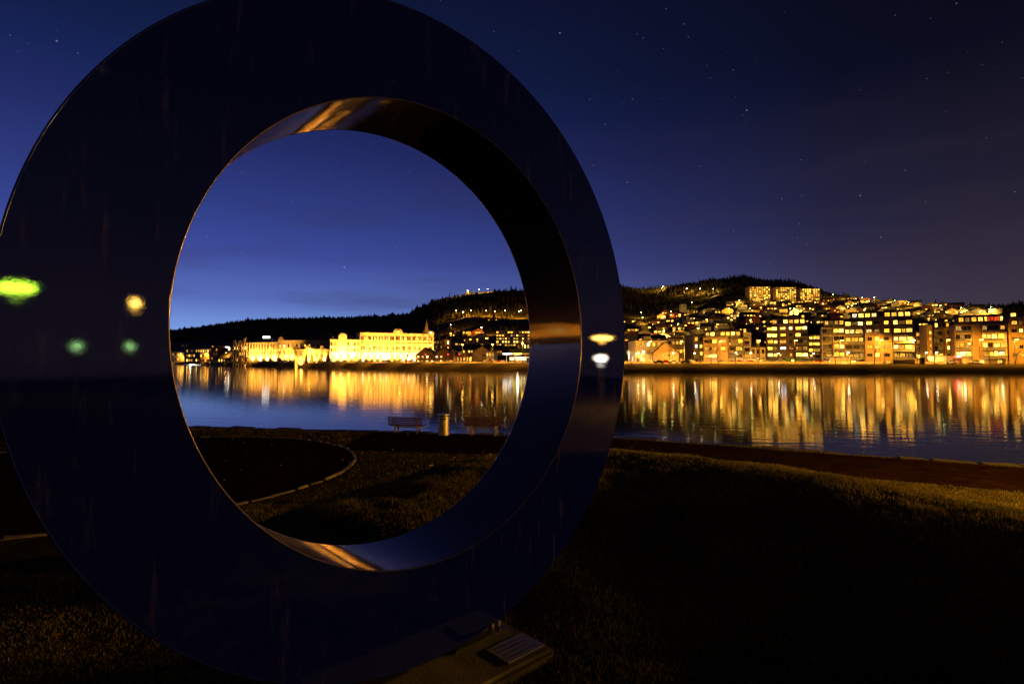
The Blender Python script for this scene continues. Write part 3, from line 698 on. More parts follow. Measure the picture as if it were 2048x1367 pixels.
def simple_block(name, label, px0, px1, py_top, D0, D1, depth, mat, rows, cols, lit, roof='flat', roofmat='roof_dark', ww=.5, wh=.5, group=None, bright=.4, base_py=None, cat='building', frame='plaster_dark', roof_h=None):
    t, Lw, zb = frontage(name, label, cat, px0, px1, D0, D1, group); H = hgt(py_top, (D0 + D1) / 2, zb)
    rh = roof_h or {'flat': .5, 'gable': min(4.5, Lw * .35), 'hip': min(6, Lw * .35), 'side': min(4, depth * .35)}[roof]
    wh_ = H - (rh if roof != 'flat' else 0)
    part(t, 'wall', mat, -Lw / 2, Lw / 2, 0, depth, 0, wh_)
    if roof == 'flat':
        part(t, 'roof', roofmat, -Lw / 2 - .3, Lw / 2 + .3, -.3, depth + .3, wh_, wh_ + .35)
        part(t, 'roof_hut', 'plaster_grey', -Lw * .12, Lw * .10, depth * .4, depth * .7, wh_ + .35, wh_ + 2.2)
    elif roof == 'hip': part(t, 'roof', roofmat, -Lw / 2, Lw / 2, 0, depth, wh_, wh_ + rh, 'hip_roof')
    elif roof == 'gable':
        piece(t, 'gable', mat, prism_vf([(-Lw / 2, wh_), (Lw / 2, wh_), (0, wh_ + rh)], .02, depth - .02))
        o = .5; s = rh / (Lw / 2)
        piece(t, 'roof', roofmat, prism_vf([(-Lw / 2 - o, wh_ - o * s + .05), (-Lw / 2 - o, wh_ - o * s + .35), (0, wh_ + rh + .35), (Lw / 2 + o, wh_ - o * s + .35), (Lw / 2 + o, wh_ - o * s + .05), (0, wh_ + rh + .05)], -.5, depth + .5))
    elif roof == 'side':
        V = [(sx * (Lw / 2 + .4), y, z) for sx in (-1, 1) for y, z in ((-.4, wh_), (depth / 2, wh_ + rh), (depth + .4, wh_))]
        piece(t, 'roof', roofmat, (V, [(0, 3, 4, 1), (1, 4, 5, 2), (0, 1, 2), (3, 5, 4), (0, 2, 5, 3)]))
    if rows:
        fh = wh_ / rows; cw = Lw / cols
        for r in range(rows):
            for c in range(cols):
                window(t, -Lw / 2 + cw * (c + .5), fh * (r + .52), cw * ww, fh * wh, pick_glass(lit, bright), 0, frame)
    return t, Lw, wh_

# --- riverside apartment blocks
def apartments(label, px0, px1, D, floors, fh, plinth, secs, pent=None, wall='plaster_grey', lit=.6, depth=13, D1=None):
    t, Lw, zb = frontage('apartment_block', label, 'apartment block', px0, px1, D, D1 or D - .4 * (px1 - px0) * D / F_PX, 'apartment blocks along the far quay')
    X = lambda px: -Lw / 2 + Lw * (px - px0) / (px1 - px0)
    H = plinth + floors * fh
    part(t, 'wall', 'plaster_dark' if wall == 'brick_tan' else wall, -Lw / 2, Lw / 2, 0, depth, 0, H)
    part(t, 'roof', 'roof_dark', -Lw / 2 - .2, Lw / 2 + .2, -.3, depth + .2, H, H + .3)
    for kind, a, b, *opt in secs:
        xa, xb = X(a), X(b); w = xb - xa
        if kind == 'wall':
            part(t, 'bay', wall, xa, xb, -1.7, -.005, 0, H + .45)
            for r in range(floors):
                z = plinth + fh * (r + .55)
                for c in (opt[0] if opt else (.3, .75)):
                    cx, cw = (c, .22) if not isinstance(c, tuple) else c
                    if rt.random() < .94: window(t, xa + w * (cx + rt.uniform(-.02, .02)), z, w * cw * rt.uniform(.7, 1.15), fh * rt.uniform(.36, .5), pick_glass(lit * .85), -1.7)
        elif kind == 'balc':
            n = opt[0] if opt else 2
            for r in range(floors):
                z = plinth + fh * r
                part(t, 'balcony', 'plaster_grey', xa + .05, xb - .05, -1.75, -.01, z - .12, z + .1)
                part(t, 'railing', 'balcony_rail', xa + .1, xb - .1, -1.72, -1.66, z + .15, z + .95)
                mood = rt.random(); e = xa + w * .04; left = w * .92
                for c in range(n):
                    g = ('window_bright' if rt.random() < .75 else 'window_warm') if mood < lit * .62 else pick_glass(lit * .8, .4) if mood < lit * .62 + .2 else pick_glass(.08)
                    ww = left * rt.uniform(.7, 1.3) / (n - c) if c < n - 1 else left
                    window(t, e + ww / 2, z + fh * .46, ww * .93, fh * rt.uniform(.60, .76), g, 0); e += ww; left -= ww
            part(t, 'fin', wall, xa - .08, xa + .08, -1.8, -.01, plinth, H + .3)
        elif kind == 'plain':
            part(t, 'bay', wall, xa, xb, -.6, -.005, 0, H + .2)
    for k in range(int(Lw / 4.5)):
        if rt.random() < .55: window(t, -Lw / 2 + Lw * (k + .5) / int(Lw / 4.5), plinth * .5, 1.6, plinth * .5, 'window_warm' if rt.random() < .6 else 'window_bright', -1.72, 'metal_dark')
    if pent:
        a, b, h, n = pent; xa, xb = X(a), X(b)
        part(t, 'penthouse', 'plaster_dark', xa, xb, 1.6, depth - 2, H + .3, H + .3 + h)
        part(t, 'penthouse_roof', 'roof_dark', xa - .8, xb + .8, .3, depth - 1.5, H + .3 + h, H + .55 + h)
        part(t, 'railing', 'balcony_rail', xa, xb, -.2, -.14, H + .3, H + 1.1)
        for c in range(n): window(t, xa + (xb - xa) * (c + .5) / n, H + .3 + h * .48, (xb - xa) / n * .8, h * .74, pick_glass(.78, .7), 1.6)
    return t, Lw, H, X
apartments('three-storey tan apartment block with lit penthouse right of the gabled hall', 1408, 1487, 224, 3, 3.0, 1.8,
           [('wall', 1408, 1457, (.14, .30, .46, (.80, .26))), ('balc', 1459, 1487, 2)], (1410, 1482, 2.6, 7), 'brick_tan', .6)
apartments('narrow pale apartment tower of stacked rounded balconies left of dark roofed house', 1488, 1501, 222, 4, 2.9, 1.6, [('balc', 1488, 1501, 1)], None, 'plaster_white', .7)
apartments('five-storey apartment tower with tan centre bay standing alone mid right', 1534, 1617, 250, 5, 3.0, 2.6,
           [('balc', 1534, 1557, 2), ('wall', 1558, 1589, ((.3, .46), (.8, .22))), ('balc', 1591, 1617, 2)], (1545, 1612, 2.9, 6), 'brick_tan', .72)
apartments('low apartment link of four storeys right of the tan bay tower', 1617, 1642, 254, 4, 2.9, 2.0, [('balc', 1617, 1642, 2)], None, 'plaster_cream', .6)
apartments('stepped apartment wing with many glazed balconies left of the tall blank wall', 1644, 1690, 216, 4, 3.1, 2.4,
           [('balc', 1645, 1666, 2), ('balc', 1667, 1690, 2)], (1650, 1690, 2.8, 4), 'plaster_cream', .5)
apartments('tall six-storey apartment block with blank tan wall of small windows and wide balconies', 1690, 1830, 211, 5, 3.05, 2.0,
           [('balc', 1690, 1731, 3), ('wall', 1732, 1786, (.16, .44, .80)), ('balc', 1788, 1829, 3)], (1706, 1826, 2.7, 9), 'brick_tan', .78)
apartments('low recessed apartment wing between the tall block and orange stair tower', 1831, 1854, 226, 4, 3.0, 1.8, [('balc', 1832, 1854, 2)], None, 'plaster_ochre', .45)
apartments('apartment wing with lit glazed top floor right of orange stair tower', 1867, 1908, 224, 4, 3.1, 2.0, [('balc', 1868, 1888, 2), ('wall', 1889, 1908, ((.5, .5),))], (1872, 1902, 2.9, 4), 'plaster_ochre', .5)
tL, LwL, HL, XL = apartments('wide apartment block with red curtained top window near the right edge', 1910, 2015, 208, 4, 3.25, 2.4,
           [('balc', 1911, 1946, 3), ('plain', 1947, 1964), ('balc', 1965, 2014, 4)], (1920, 2012, 2.9, 7), 'plaster_ochre', .72)
for k in range(2): window(tL, XL(1986 + k * 12), HL + 1.75, 1.9, 2.2, 'window_curtain_red', 1.55)
apartments('blank ochre apartment block cut by the right edge of the view', 2017, 2110, 206, 5, 3.05, 2.0, [('wall', 2017, 2064, (.25, .55, .82)), ('balc', 2066, 2110, 3)], (2024, 2100, 2.6, 5), 'plaster_ochre', .45)
apartments('grey apartment block beyond the right edge of the view', 2116, 2230, 204, 4, 3.05, 2.0, [('balc', 2117, 2160, 3), ('wall', 2162, 2200, (.3, .7)), ('balc', 2202, 2230, 2)], None, 'plaster_grey', .5)
# stair tower
t, Lw, zb = frontage('stair_tower', 'slim orange stair tower with a column of small windows', 'tower', 1855, 1866, 218, 218)
part(t, 'wall', 'plaster_ochre', -Lw / 2, Lw / 2, 0, 4, 0, hgt(650, 218, zb)); part(t, 'roof', 'roof_dark', -Lw / 2 - .15, Lw / 2 + .15, -.15, 4.15, hgt(650, 218, zb), hgt(648.5, 218, zb))
for k in range(5): window(t, .2, 2.5 + k * 2.6, .7, 1.1, 'window_warm' if k % 2 else 'window_bright', 0)
# white garages
t, Lw, zb = frontage('garage_row', 'low white garage row below the orange stair tower', 'garage', 1874, 1906, 211, 211)
part(t, 'wall', 'plaster_white', -Lw / 2, Lw / 2, 0, 5, 0, 3.4); part(t, 'roof', 'roof_dark', -Lw / 2 - .2, Lw / 2 + .2, -.3, 5.2, 3.4, 3.6)
for k in range(2): part(t, 'door', 'paint_white', -Lw / 2 + .4 + k * Lw / 2, -.3 + k * Lw / 2, -.06, .0, .05, 2.5)
# red awning
t, Lw, zb = frontage('shop_awning', 'glowing red shop awning with a white sign on the quay', 'awning', 1908, 1922, 206, 206)
piece(t, 'canopy', 'sign_red', prism_vf([(-Lw / 2, 2.6), (Lw / 2, 2.6), (Lw / 2, 3.1), (Lw * .2, 3.7), (-Lw * .2, 3.5), (-Lw / 2, 3.0)], -.6, .4))
piece(t, 'sign', 'sign_white', prism_vf([(-Lw * .3, 2.75), (Lw * .22, 3.1), (Lw * .22, 3.4), (-Lw * .3, 3.05)], -.68, -.61))
for s in (-1, 1): part(t, 'post', 'metal_dark', s * Lw * .42 - .06, s * Lw * .42 + .06, -.1, .02, 0, 2.6)
# quay walls in front of the blocks
for i, (a, b, D, h, m, lb) in enumerate([(1455, 1530, 219, 2.2, 'plaster_cream', 'long low cream garden wall in front of the narrow apartment tower'), (1660, 1732, 208.5, 2.6, 'brick_tan', 'tan retaining wall below the stepped apartment wing'),
                             (1786, 1842, 208.5, 2.3, 'brick_tan', 'tan retaining wall under the right balconies of the tall block'), (1925, 2015, 205, 2.4, 'plaster_ochre', 'ochre garden wall below the red curtained block'), (1533, 1570, 240, 2.0, 'plaster_dark', 'dark garden wall left of the green container')]):
    t, Lw, zb = frontage('garden_wall', lb, 'wall', a, b, D, D)
    part(t, 'wall_body', m, -Lw / 2, Lw / 2, 0, .5, 0, h); part(t, 'coping', 'concrete', -Lw / 2 - .05, Lw / 2 + .05, -.06, .56, h, h + .1)
t, Lw, zb = frontage('container', 'green freight container standing on the far quay', 'container', 1571, 1609, 224, 224)
part(t, 'body', 'paint_green', -Lw / 2, Lw / 2, 0, 2.4, .15, 2.5)
for k in range(14): part(t, 'rib', 'paint_green', -Lw / 2 + Lw * (k + .3) / 14, -Lw / 2 + Lw * (k + .7) / 14, -.06, -.002, .25, 2.4)
part(t, 'sign', 'sign_yellow', -Lw * .18, -Lw * .06, -.09, -.062, 1.2, 2.0)

# --- left part of the right bank
simple_block('white_building', 'bright white three-storey building behind the uplit bare trees', 1271, 1334, 681, 232, 232, 14, 'plaster_white', 3, 6, .55, ww=.6, wh=.45, bright=.8)
t, Lw, H = simple_block('gabled_hall', 'orange gabled wooden hall with dark roof facing the river', 1307, 1357, 684, 221, 219, 26, 'brick_tan', 2, 4, .15, 'gable', 'roof_dark', .35, .3, roof_h=4.2)
simple_block('flat_shop', 'flat roofed building with a strip of lit windows behind the gabled hall', 1336, 1388, 677, 246, 246, 12, 'plaster_cream', 3, 7, .75, ww=.75, wh=.4)
simple_block('dark_apartments', 'dark narrow balcony building left of the tan apartment block', 1388, 1407, 671, 228, 228, 12, 'plaster_dark', 4, 2, .4, ww=.6, wh=.55)
simple_block('hidden_office', 'pale office building half hidden behind the ring', 1160, 1246, 684, 258, 250, 14, 'plaster_cream', 4, 9, .6, ww=.55)
simple_block('hidden_apartments', 'tan apartment house hidden behind the right rim of the ring', 1066, 1150, 690, 276, 268, 14, 'brick_tan', 4, 9, .5, ww=.5)
simple_block('dark_roofed_house', 'house with big dark hip roof beside the narrow balcony tower', 1502, 1531, 684, 226, 226, 12, 'plaster_cream', 2, 3, .5, 'hip', 'roof_dark', .5, .5)
simple_block('roof_shed', 'small dark house right of the dark hip roofed house', 1506, 1532, 676, 262, 262, 10, 'plaster_dark', 2, 4, .6, 'side', 'roof_dark', .5, .5)
t, Lw, zb = frontage('kiosk', 'black advertising column kiosk on the far promenade', 'kiosk', 1840, 1848, 197, 197)
piece(t, 'body', 'paint_black', lathe_vf([(.8, 0), (.8, 2.2), (.85, 2.3)], 12)); piece(t, 'cap', 'roof_dark', lathe_vf([(1.0, 2.31), (.9, 2.5), (.1, 2.9)], 12))
simple_block('house_behind', 'row house glimpsed between the tan block and the mid tower', 1460, 1534, 664, 285, 285, 12, 'plaster_cream', 3, 8, .5, 'side', 'roof_red', .5, .5)

# --- left bank seen through the ring
def hall():
    """long floodlit hall with pilasters, cornice, round pediments"""
    D0, D1 = 330, 350
    t, Lw, zb = frontage('floodlit_hall', 'long floodlit cream hall with rows of bays and round centre pediment', 'hall', 720, 866, D0, D1)
    H = hgt(668, 340, zb); W = 'plaster_cream'
    part(t, 'wall', W, -Lw / 2, Lw / 2, 0, 16, 0, H)
    part(t, 'cornice', W, -Lw / 2 - .4, Lw / 2 + .4, -.7, 16.4, H, H + .6); part(t, 'string_course', W, -Lw / 2, Lw / 2, -.35, -.003, H * .34, H * .37)
    part(t, 'roof', 'roof_dark', -Lw / 2 + .6, Lw / 2 - .6, .6, 15, H + .6, H + 1.4)
    nb = 13; bw = Lw / nb
    for i in range(nb + 1):
        x = -Lw / 2 + i * bw; part(t, 'pilaster', W, x - .28, x + .28, -.45, -.004, H * .37, H)
    for i in range(nb):
        cx = -Lw / 2 + (i + .5) * bw
        for k in range(3):
            for z, h, g in ((H * .84, 2.0, 'dark_glass'), (H * .50, 2.6, 'dark_glass')):
                window(t, cx + (k - 1) * bw * .25, z, bw * .18, h, g if rt.random() < .75 else 'window_warm', 0, 'timber_brown')
        part(t, 'panel', 'plaster_ochre', cx - bw * .36, cx + bw * .36, -.14, -.003, H * .61, H * .70)
        link('arch', unit_mesh('arch_frame', W), t, (cx, 0, H * .17), (bw * .7, 1.6, H * .27)); window(t, cx, H * .16, bw * .5, H * .22, 'shop_white' if rt.random() < .6 else 'window_bright', -.1, 'timber_brown', True)
    for cx, w in ((0, 6.0), (Lw / 2 - bw * .5, 4.5)):
        part(t, 'pediment', W, cx - w / 2, cx + w / 2, -1.0, 1.2, H + .602, H + .6 + w * .5, 'halfdisc')
        window(t, cx, H + 1.4, w * .35, w * .32, 'window_bright', -1.0, 'timber_brown')
    # left wing
    t2, L2, zb2 = frontage('floodlit_wing', 'lower floodlit wing with round gable left of the long hall', 'hall', 660, 719, 322, 327)
    H2 = hgt(680, 324, zb2)
    part(t2, 'wall', W, -L2 / 2, L2 / 2, 0, 14, 0, H2); part(t2, 'cornice', W, -L2 / 2 - .3, L2 / 2 + .3, -.5, 14.3, H2, H2 + .45)
    part(t2, 'roof', 'roof_dark', -L2 / 2 + .3, L2 / 2 - .3, 1, 13, H2 + .45, H2 + 3.2, 'hip_roof')
    gx = -L2 / 2 + L2 * .42
    part(t2, 'gable', W, gx - 2.4, gx + 2.4, -.6, 1.0, 0, H2 + 2.2); part(t2, 'round_top', W, gx - 2.4, gx + 2.4, -.6, 1.0, H2 + 2.201, H2 + 4.2, 'halfdisc')
    for r, z in ((0, H2 * .82), (1, H2 * .56)):
        for c in range(9):
            x = -L2 / 2 + L2 * (c + .5) / 9
            if abs(x - gx) > 2.7: window(t2, x, z, 1.0, 1.9, 'dark_glass' if rt.random() < .6 else 'window_warm', 0, 'timber_brown')
    for c in range(4): window(t2, -L2 / 2 + L2 * (c + .5) / 4, H2 * .2, 2.2, H2 * .3, 'window_bright', 0 if abs(-L2 / 2 + L2 * (c + .5) / 4 - gx) > 3.6 else -.6, 'timber_brown', True)
    # middle building with the big dark hip roof and the arcade in front
    t3, L3, zb3 = frontage('hip_roofed_theatre', 'floodlit theatre with tall dark hipped roof left of the long hall', 'theatre', 556, 640, 372, 362)
    H3 = hgt(681, 367, zb3)
    part(t3, 'wall', W, -L3 / 2, L3 / 2, 0, 20, 0, H3); part(t3, 'cornice', W, -L3 / 2 - .4, L3 / 2 + .4, -.5, 20.4, H3, H3 + .5)
    part(t3, 'roof', 'roof_dark', -L3 / 2 + L3 * .1, L3 / 2, 1, 19, H3 + .5, hgt(663, 367, zb3), 'hip_roof'); part(t3, 'roof_light', 'sign_white', -.3, 1.4, 3.2, 3.5, H3 + 1.2, H3 + 1.9)
    part(t3, 'round_top', W, -L3 / 2 + .5, -L3 / 2 + 4.5, -.5, 1.2, H3 + .5, H3 + 3.0, 'halfdisc')
    for r in range(3):
        for c in range(10): window(t3, -L3 / 2 + L3 * (c + .5) / 10, H3 * (.2 + .29 * r), 1.1, 2.1, rt.choice(['dark_glass', 'window_warm', 'window_bright', 'dark_glass']), 0, 'timber_brown')
    t4, L4, zb4 = frontage('arcade_pavilion', 'low floodlit arcade with three round dormers in front of the theatre', 'pavilion', 588, 660, 340, 330)
    H4 = hgt(699, 335, zb4)
    part(t4, 'wall', W, -L4 / 2, L4 / 2, 0, 9, 0, H4); part(t4, 'cornice', W, -L4 / 2 - .3, L4 / 2 + .3, -.5, 9.3, H4, H4 + .4)
    part(t4, 'roof', 'roof_dark', -L4 / 2, L4 / 2, .5, 9, H4 + .4, H4 + 2.4, 'hip_roof')
    for c in range(7):
        x = -L4 / 2 + L4 * (c + .5) / 7; link('arch', unit_mesh('arch_frame', W), t4, (x, 0, H4 * .46), (L4 / 7 * .78, 1.6, H4 * .82))
        window(t4, x, H4 * .42, L4 / 7 * .56, H4 * .70, 'window_warm' if rt.random() < .7 else 'dark_glass', -.1, 'timber_brown', True)
    for q in (.04, .38, .78):
        x = -L4 / 2 + L4 * q; part(t4, 'dormer', W, x - 1.6, x + 1.6, -.4, 1.2, H4 + .402, H4 + 2.6, 'halfdisc')
    # far left floodlit building
    t5, L5, zb5 = frontage('crowned_hall', 'floodlit yellow hall with crowned gable at the left of the ring opening', 'hall', 467, 556, 432, 405)
    H5 = hgt(686, 420, zb5)
    part(t5, 'wall', W, -L5 / 2, L5 / 2, 0, 18, 0, H5); part(t5, 'cornice', W, -L5 / 2 - .4, L5 / 2 + .4, -.6, 18.4, H5, H5 + .6); part(t5, 'roof', 'roof_dark', -L5 / 2 + 1, L5 / 2 - 1, 2, 17, H5 + .6, H5 + 2.6, 'hip_roof')
    for q, hh in ((.03, 3.0), (.15, 2.6), (.27, 5.6)):
        x = -L5 / 2 + L5 * q; part(t5, 'turret', W, x - 1.3, x + 1.3, -.7, 2, H5 + .602, H5 + .6 + hh * .6); part(t5, 'turret_cap', W, x - 1.2, x + 1.2, -.5, 1.9, H5 + .6 + hh * .6, H5 + .6 + hh, 'cone')
    for r in range(4):
        for c in range(16):
            window(t5, -L5 / 2 + L5 * (c + .5) / 16, H5 * (.16 + .22 * r), .95, 2.1, rt.choice(['dark_glass', 'dark_glass', 'window_warm', 'window_bright']), 0, 'timber_brown')
    for c in range(17): part(t5, 'pilaster', W, -L5 / 2 + L5 * c / 16 - .2, -L5 / 2 + L5 * c / 16 + .2, -.4, -.004, 0, H5)
    # floodlights
    def row(px0, px1, n, D0, D1, out, watts, py, what):
        for i in range(n):
            q = (i + .5) / n; px = px0 + (px1 - px0) * q; D = D0 + (D1 - D0) * q
            floodlight(X_of(px, D - out), D - out, (X_of(px, D), D, Z_of(py, D)), watts * rt.uniform(.75, 1.25), '%s floodlight from the left in the row below the %s' % (ORD[i], what))
    row(722, 866, 11, 330, 350, 3.6, 52000, 690, 'long hall'); row(662, 718, 4, 322, 327, 3.4, 56000, 696, 'lower wing')
    row(592, 655, 4, 340, 331, 3.2, 22000, 708, 'arcade'); row(557, 590, 2, 372, 368, 4, 30000, 695, 'theatre'); row(468, 554, 6, 432, 406, 3.8, 56000, 700, 'crowned hall')
hall()
def church():
    t, Lw, zb = frontage('church', 'stone church with a tall pointed spire behind the long hall', 'church', 846, 858, 430, 430)
    H = hgt(668, 430, zb)
    part(t, 'tower', 'plaster_ochre', -2.4, 2.4, 0, 4.8, 0, H); o = link('spire', unit_mesh('cone', 'plaster_ochre'), t, (0, 2.4, (H + hgt(638, 430, zb)) / 2), (5.2, 5.2, hgt(638, 430, zb) - H)); 
    for sx in (-2, 2):
        for y in (.4, 4.4): link('pinnacle', unit_mesh('cone', 'plaster_ochre'), t, (sx, y, H + 1.6), (1.1, 1.1, 3.2))
    part(t, 'nave', 'plaster_ochre', -5, 5, 4.9, 26, 0, H * .5); part(t, 'nave_roof', 'roof_dark', -5.3, 5.3, 5, 26.3, H * .5, H * .85, 'hip_roof')
    for z in (.86, .7): window(t, 0, H * z, 1.2, 2.4, 'dark_glass', 0, 'plaster_dark', True)
    for i, sx in enumerate((-7, 7)):
        p = t.location; floodlight(p.x + sx, p.y - 9, (p.x, p.y, p.z + H * .9), 60000, ['left', 'right'][i] + ' floodlight aimed up at the church spire')
church()
SB = simple_block
SB('flat_block', 'long flat block with lit window rows behind the arcade', 632, 676, 669, 480, 480, 14, 'plaster_dark', 4, 11, .6, ww=.5, wh=.4)
SB('grey_office', 'grey office building right of the long floodlit hall', 868, 884, 680, 372, 372, 14, 'plaster_grey', 5, 5, .2, ww=.5)
SB('blank_tower', 'blank tan block beside the grey office right of the spire', 884, 900, 679, 366, 366, 12, 'brick_tan', 4, 2, .1, ww=.3)
SB('hill_clinic', 'wide flat roofed clinic with many lit windows above the petrol station', 992, 1060, 661, 470, 470, 16, 'plaster_cream', 5, 12, .6, ww=.6, wh=.45, bright=.6)
SB('mansard_house', 'long house with dark roof and lit dormers below the hillside', 925, 962, 688, 395, 395, 12, 'plaster_cream', 2, 7, .35, 'side', 'roof_dark')
SB('long_house', 'plain long house with dark roof left of the clinic', 964, 1004, 689, 388, 388, 12, 'brick_tan', 2, 7, .2, 'side', 'roof_dark')
SB('corner_store', 'red brick flat building behind the petrol station', 1034, 1066, 686, 330, 330, 12, 'timber_red', 3, 5, .25)
SB('tan_gable_house', 'tan gabled house with bright porch left of the petrol station', 944, 984, 692, 302, 302, 14, 'brick_tan', 2, 4, .3, 'gable', 'roof_dark', .4, .35)
SB('bright_annex', 'small glaring yellow annex right of the tan gabled house', 972, 988, 703, 298, 297, 8, 'plaster_white', 2, 3, .9, bright=1.0)
SB('low_red_shop', 'low red lit shop row behind the traffic lights', 906, 944, 710, 296, 300, 8, 'timber_red', 1, 6, .7, ww=.6, wh=.5)
SB('twin_gable_inn', 'left gabled half of the low timber inn beside the hall', 832, 868, 696, 300, 299, 12, 'timber_brown', 2, 4, .7, 'gable', 'roof_dark', .45, .4, bright=.8)
SB('twin_gable_inn', 'right gabled half of the low timber inn beside the hall', 869, 905, 696, 299, 298, 12, 'timber_brown', 2, 4, .7, 'gable', 'roof_dark', .45, .4, bright=.8)
def station():
    t, Lw, zb = frontage('petrol_station', 'petrol station with dark green roof and glowing yellow fascia', 'petrol station', 1012, 1062, 272, 268)
    part(t, 'shop', 'plaster_white', -Lw / 2 + 1, Lw / 2, 2, 10, 0, 3.6); part(t, 'roof', 'roof_green', -Lw / 2 + .5, Lw / 2 + .5, .8, 10.5, 5.4, 8.0, 'hip_roof')
    part(t, 'canopy', 'plaster_white', -Lw / 2, Lw / 2, -5, 1.9, 4.6, 5.3)
    part(t, 'fascia', 'sign_yellow', -1.5, 3.2, -5.12, -5.02, 4.65, 5.25); part(t, 'fascia', 'sign_white', -Lw / 2, -2, -5.12, -5.02, 4.65, 5.25)
    for q in (-.38, 0, .38): part(t, 'column', 'paint_white', Lw * q - .15, Lw * q + .15, -4, -3.7, 0, 4.6)
    for c in range(4): window(t, -Lw / 2 + 1 + (Lw - 1) * (c + .5) / 4, 1.7, Lw / 4 * .8, 2.4, 'shop_white' if c < 3 else 'dark_glass', 2, 'metal_dark')
    for q in (-.2, .2):
        part(t, 'pump', 'paint_white', Lw * q - .4, Lw * q + .4, -3.2, -2.6, 0, 1.7)
    point_light(t, 'canopy_light', (0, -1.5, 4.3), WHITE, 1500, .3)
station()
# town at the far left of the opening
SB('white_terrace', 'low white flat roofed terrace at the far left shore', 334, 369, 703, 700, 680, 14, 'plaster_white', 3, 7, .5, bright=.6)
SB('grey_flats', 'grey four-storey flats on the far left shore', 372, 400, 697, 610, 600, 14, 'plaster_grey', 4, 6, .5)
SB('yellow_office', 'office with bright top floor beside the grey flats', 400, 418, 697, 570, 565, 12, 'plaster_ochre', 4, 4, .7)
SB('brick_house', 'dark red brick house left of the crowned hall', 418, 435, 695, 545, 540, 12, 'timber_red', 4, 4, .3)
SB('dark_hip_house', 'dark hip roofed warehouse just left of the crowned hall', 436, 467, 702, 500, 492, 16, 'timber_brown', 2, 6, .4, 'hip', 'roof_dark')
SB('cream_flats', 'cream block with glaring roof sign left behind the crowned hall', 440, 462, 693, 560, 560, 12, 'plaster_white', 4, 5, .6)
SB('left_house', 'pale house at the far left shore hidden by the ring', 270, 330, 703, 800, 760, 14, 'plaster_cream', 3, 9, .5)
SB('rear_block', 'dark block with blue roof sign behind the crowned hall', 528, 556, 676, 470, 470, 14, 'plaster_dark', 4, 6, .2)
def sign(px0, px1, py0, py1, D, mat, name, label):
    t, Lw, zb = frontage(name, label, 'sign', px0, px1, D, D); z0, z1 = hgt(py1, D, zb), hgt(py0, D, zb)
    part(t, 'panel', mat, -Lw / 2, Lw / 2, 0, .3, z0, z1); part(t, 'backing', 'metal_dark', -Lw / 2 - .1, Lw / 2 + .1, .302, .5, z0 - .1, z1 + .1)
    for s in (-.4, .4): part(t, 'post', 'metal_dark', Lw * s - .12, Lw * s + .12, .1, .3, 0, z0)
sign(525, 539, 672, 676, 469, 'sign_white', 'roof_sign', 'white lit roof sign above the theatre\'s left neighbour')
sign(450, 458, 693, 700, 556, 'sign_white', 'roof_sign', 'square white lit sign beside the cream flats')
sign(1514, 1520, 679, 685, 214, 'sign_orange', 'tall_sign', 'tall orange roadside sign left of the tan bay tower')
def quay_pavilion():
    t, Lw, zb = frontage('quay_pavilion', 'brightly lit white pavilion on the far left shore', 'pavilion', 372, 404, 560, 545)
    part(t, 'shop', 'plaster_white', -Lw / 2, Lw / 2, 0, 6, 0, 3.2); part(t, 'roof', 'paint_white', -Lw / 2 - .8, Lw / 2 + .8, -2, 6.5, 3.2, 3.7)
    for c in range(8): window(t, -Lw / 2 + Lw * (c + .5) / 8, 1.6, Lw / 8 * .8, 2.6, 'shop_white', 0, 'metal_grey')
    point_light(t, 'eave_light', (0, -3.5, 2.8), WHITE, 9000, .3)
    t, Lw, zb = frontage('shop_row', 'low shop row with teal lights left of the crowned hall', 'shop', 436, 462, 486, 478)
    part(t, 'wall', 'timber_brown', -Lw / 2, Lw / 2, 0, 6, 0, 3.6); part(t, 'roof', 'roof_dark', -Lw / 2 - .3, Lw / 2 + .3, -.5, 6.4, 3.6, 4.0)
    for c in range(6): window(t, -Lw / 2 + Lw * (c + .5) / 6, 1.7, Lw / 6 * .8, 2.2, 'sign_teal' if c in (1, 3, 4) else 'window_bright', 0, 'metal_grey')
quay_pavilion()

# low pale wall added to catch lamp light, in place of car light trails
def added_wall(px0, px1, label):
    V, Fc, V2, F2 = [], [], [], []
    for k, px in enumerate(range(px0, px1 + 1, 12)):
        d = shore_D(px) + 12.6
        for o, z in ((0, -.3), (0, .75), (.35, .75), (.35, -.3)):
            x = (px - 1024) / F_PX * (d + o); V.append((x, d + o, LAND_Z + z))
        for o, z in ((-.06, .752), (-.06, .85), (.41, .85), (.41, .752)):
            x = (px - 1024) / F_PX * (d + o); V2.append((x, d + o, LAND_Z + z))
    n = len(V) // 4
    Fc = [(4 * i + a, 4 * i + 4 + a, 4 * i + 4 + (a + 1) % 4, 4 * i + (a + 1) % 4) for i in range(n - 1) for a in range(4)] + [(3, 2, 1, 0), tuple(4 * n - 4 + a for a in range(4))]
    t = thing('light_trail_wall', label, 'wall', (0, 0, 0))
    piece(t, 'wall_body', 'plaster_cream', (V, Fc)); piece(t, 'coping', 'plaster_white', (V2, Fc))
added_wall(420, 1052, 'low pale wall added for the car light trails, seen through the ring')
added_wall(1244, 1900, 'low pale wall added for the car light trails below the apartments')
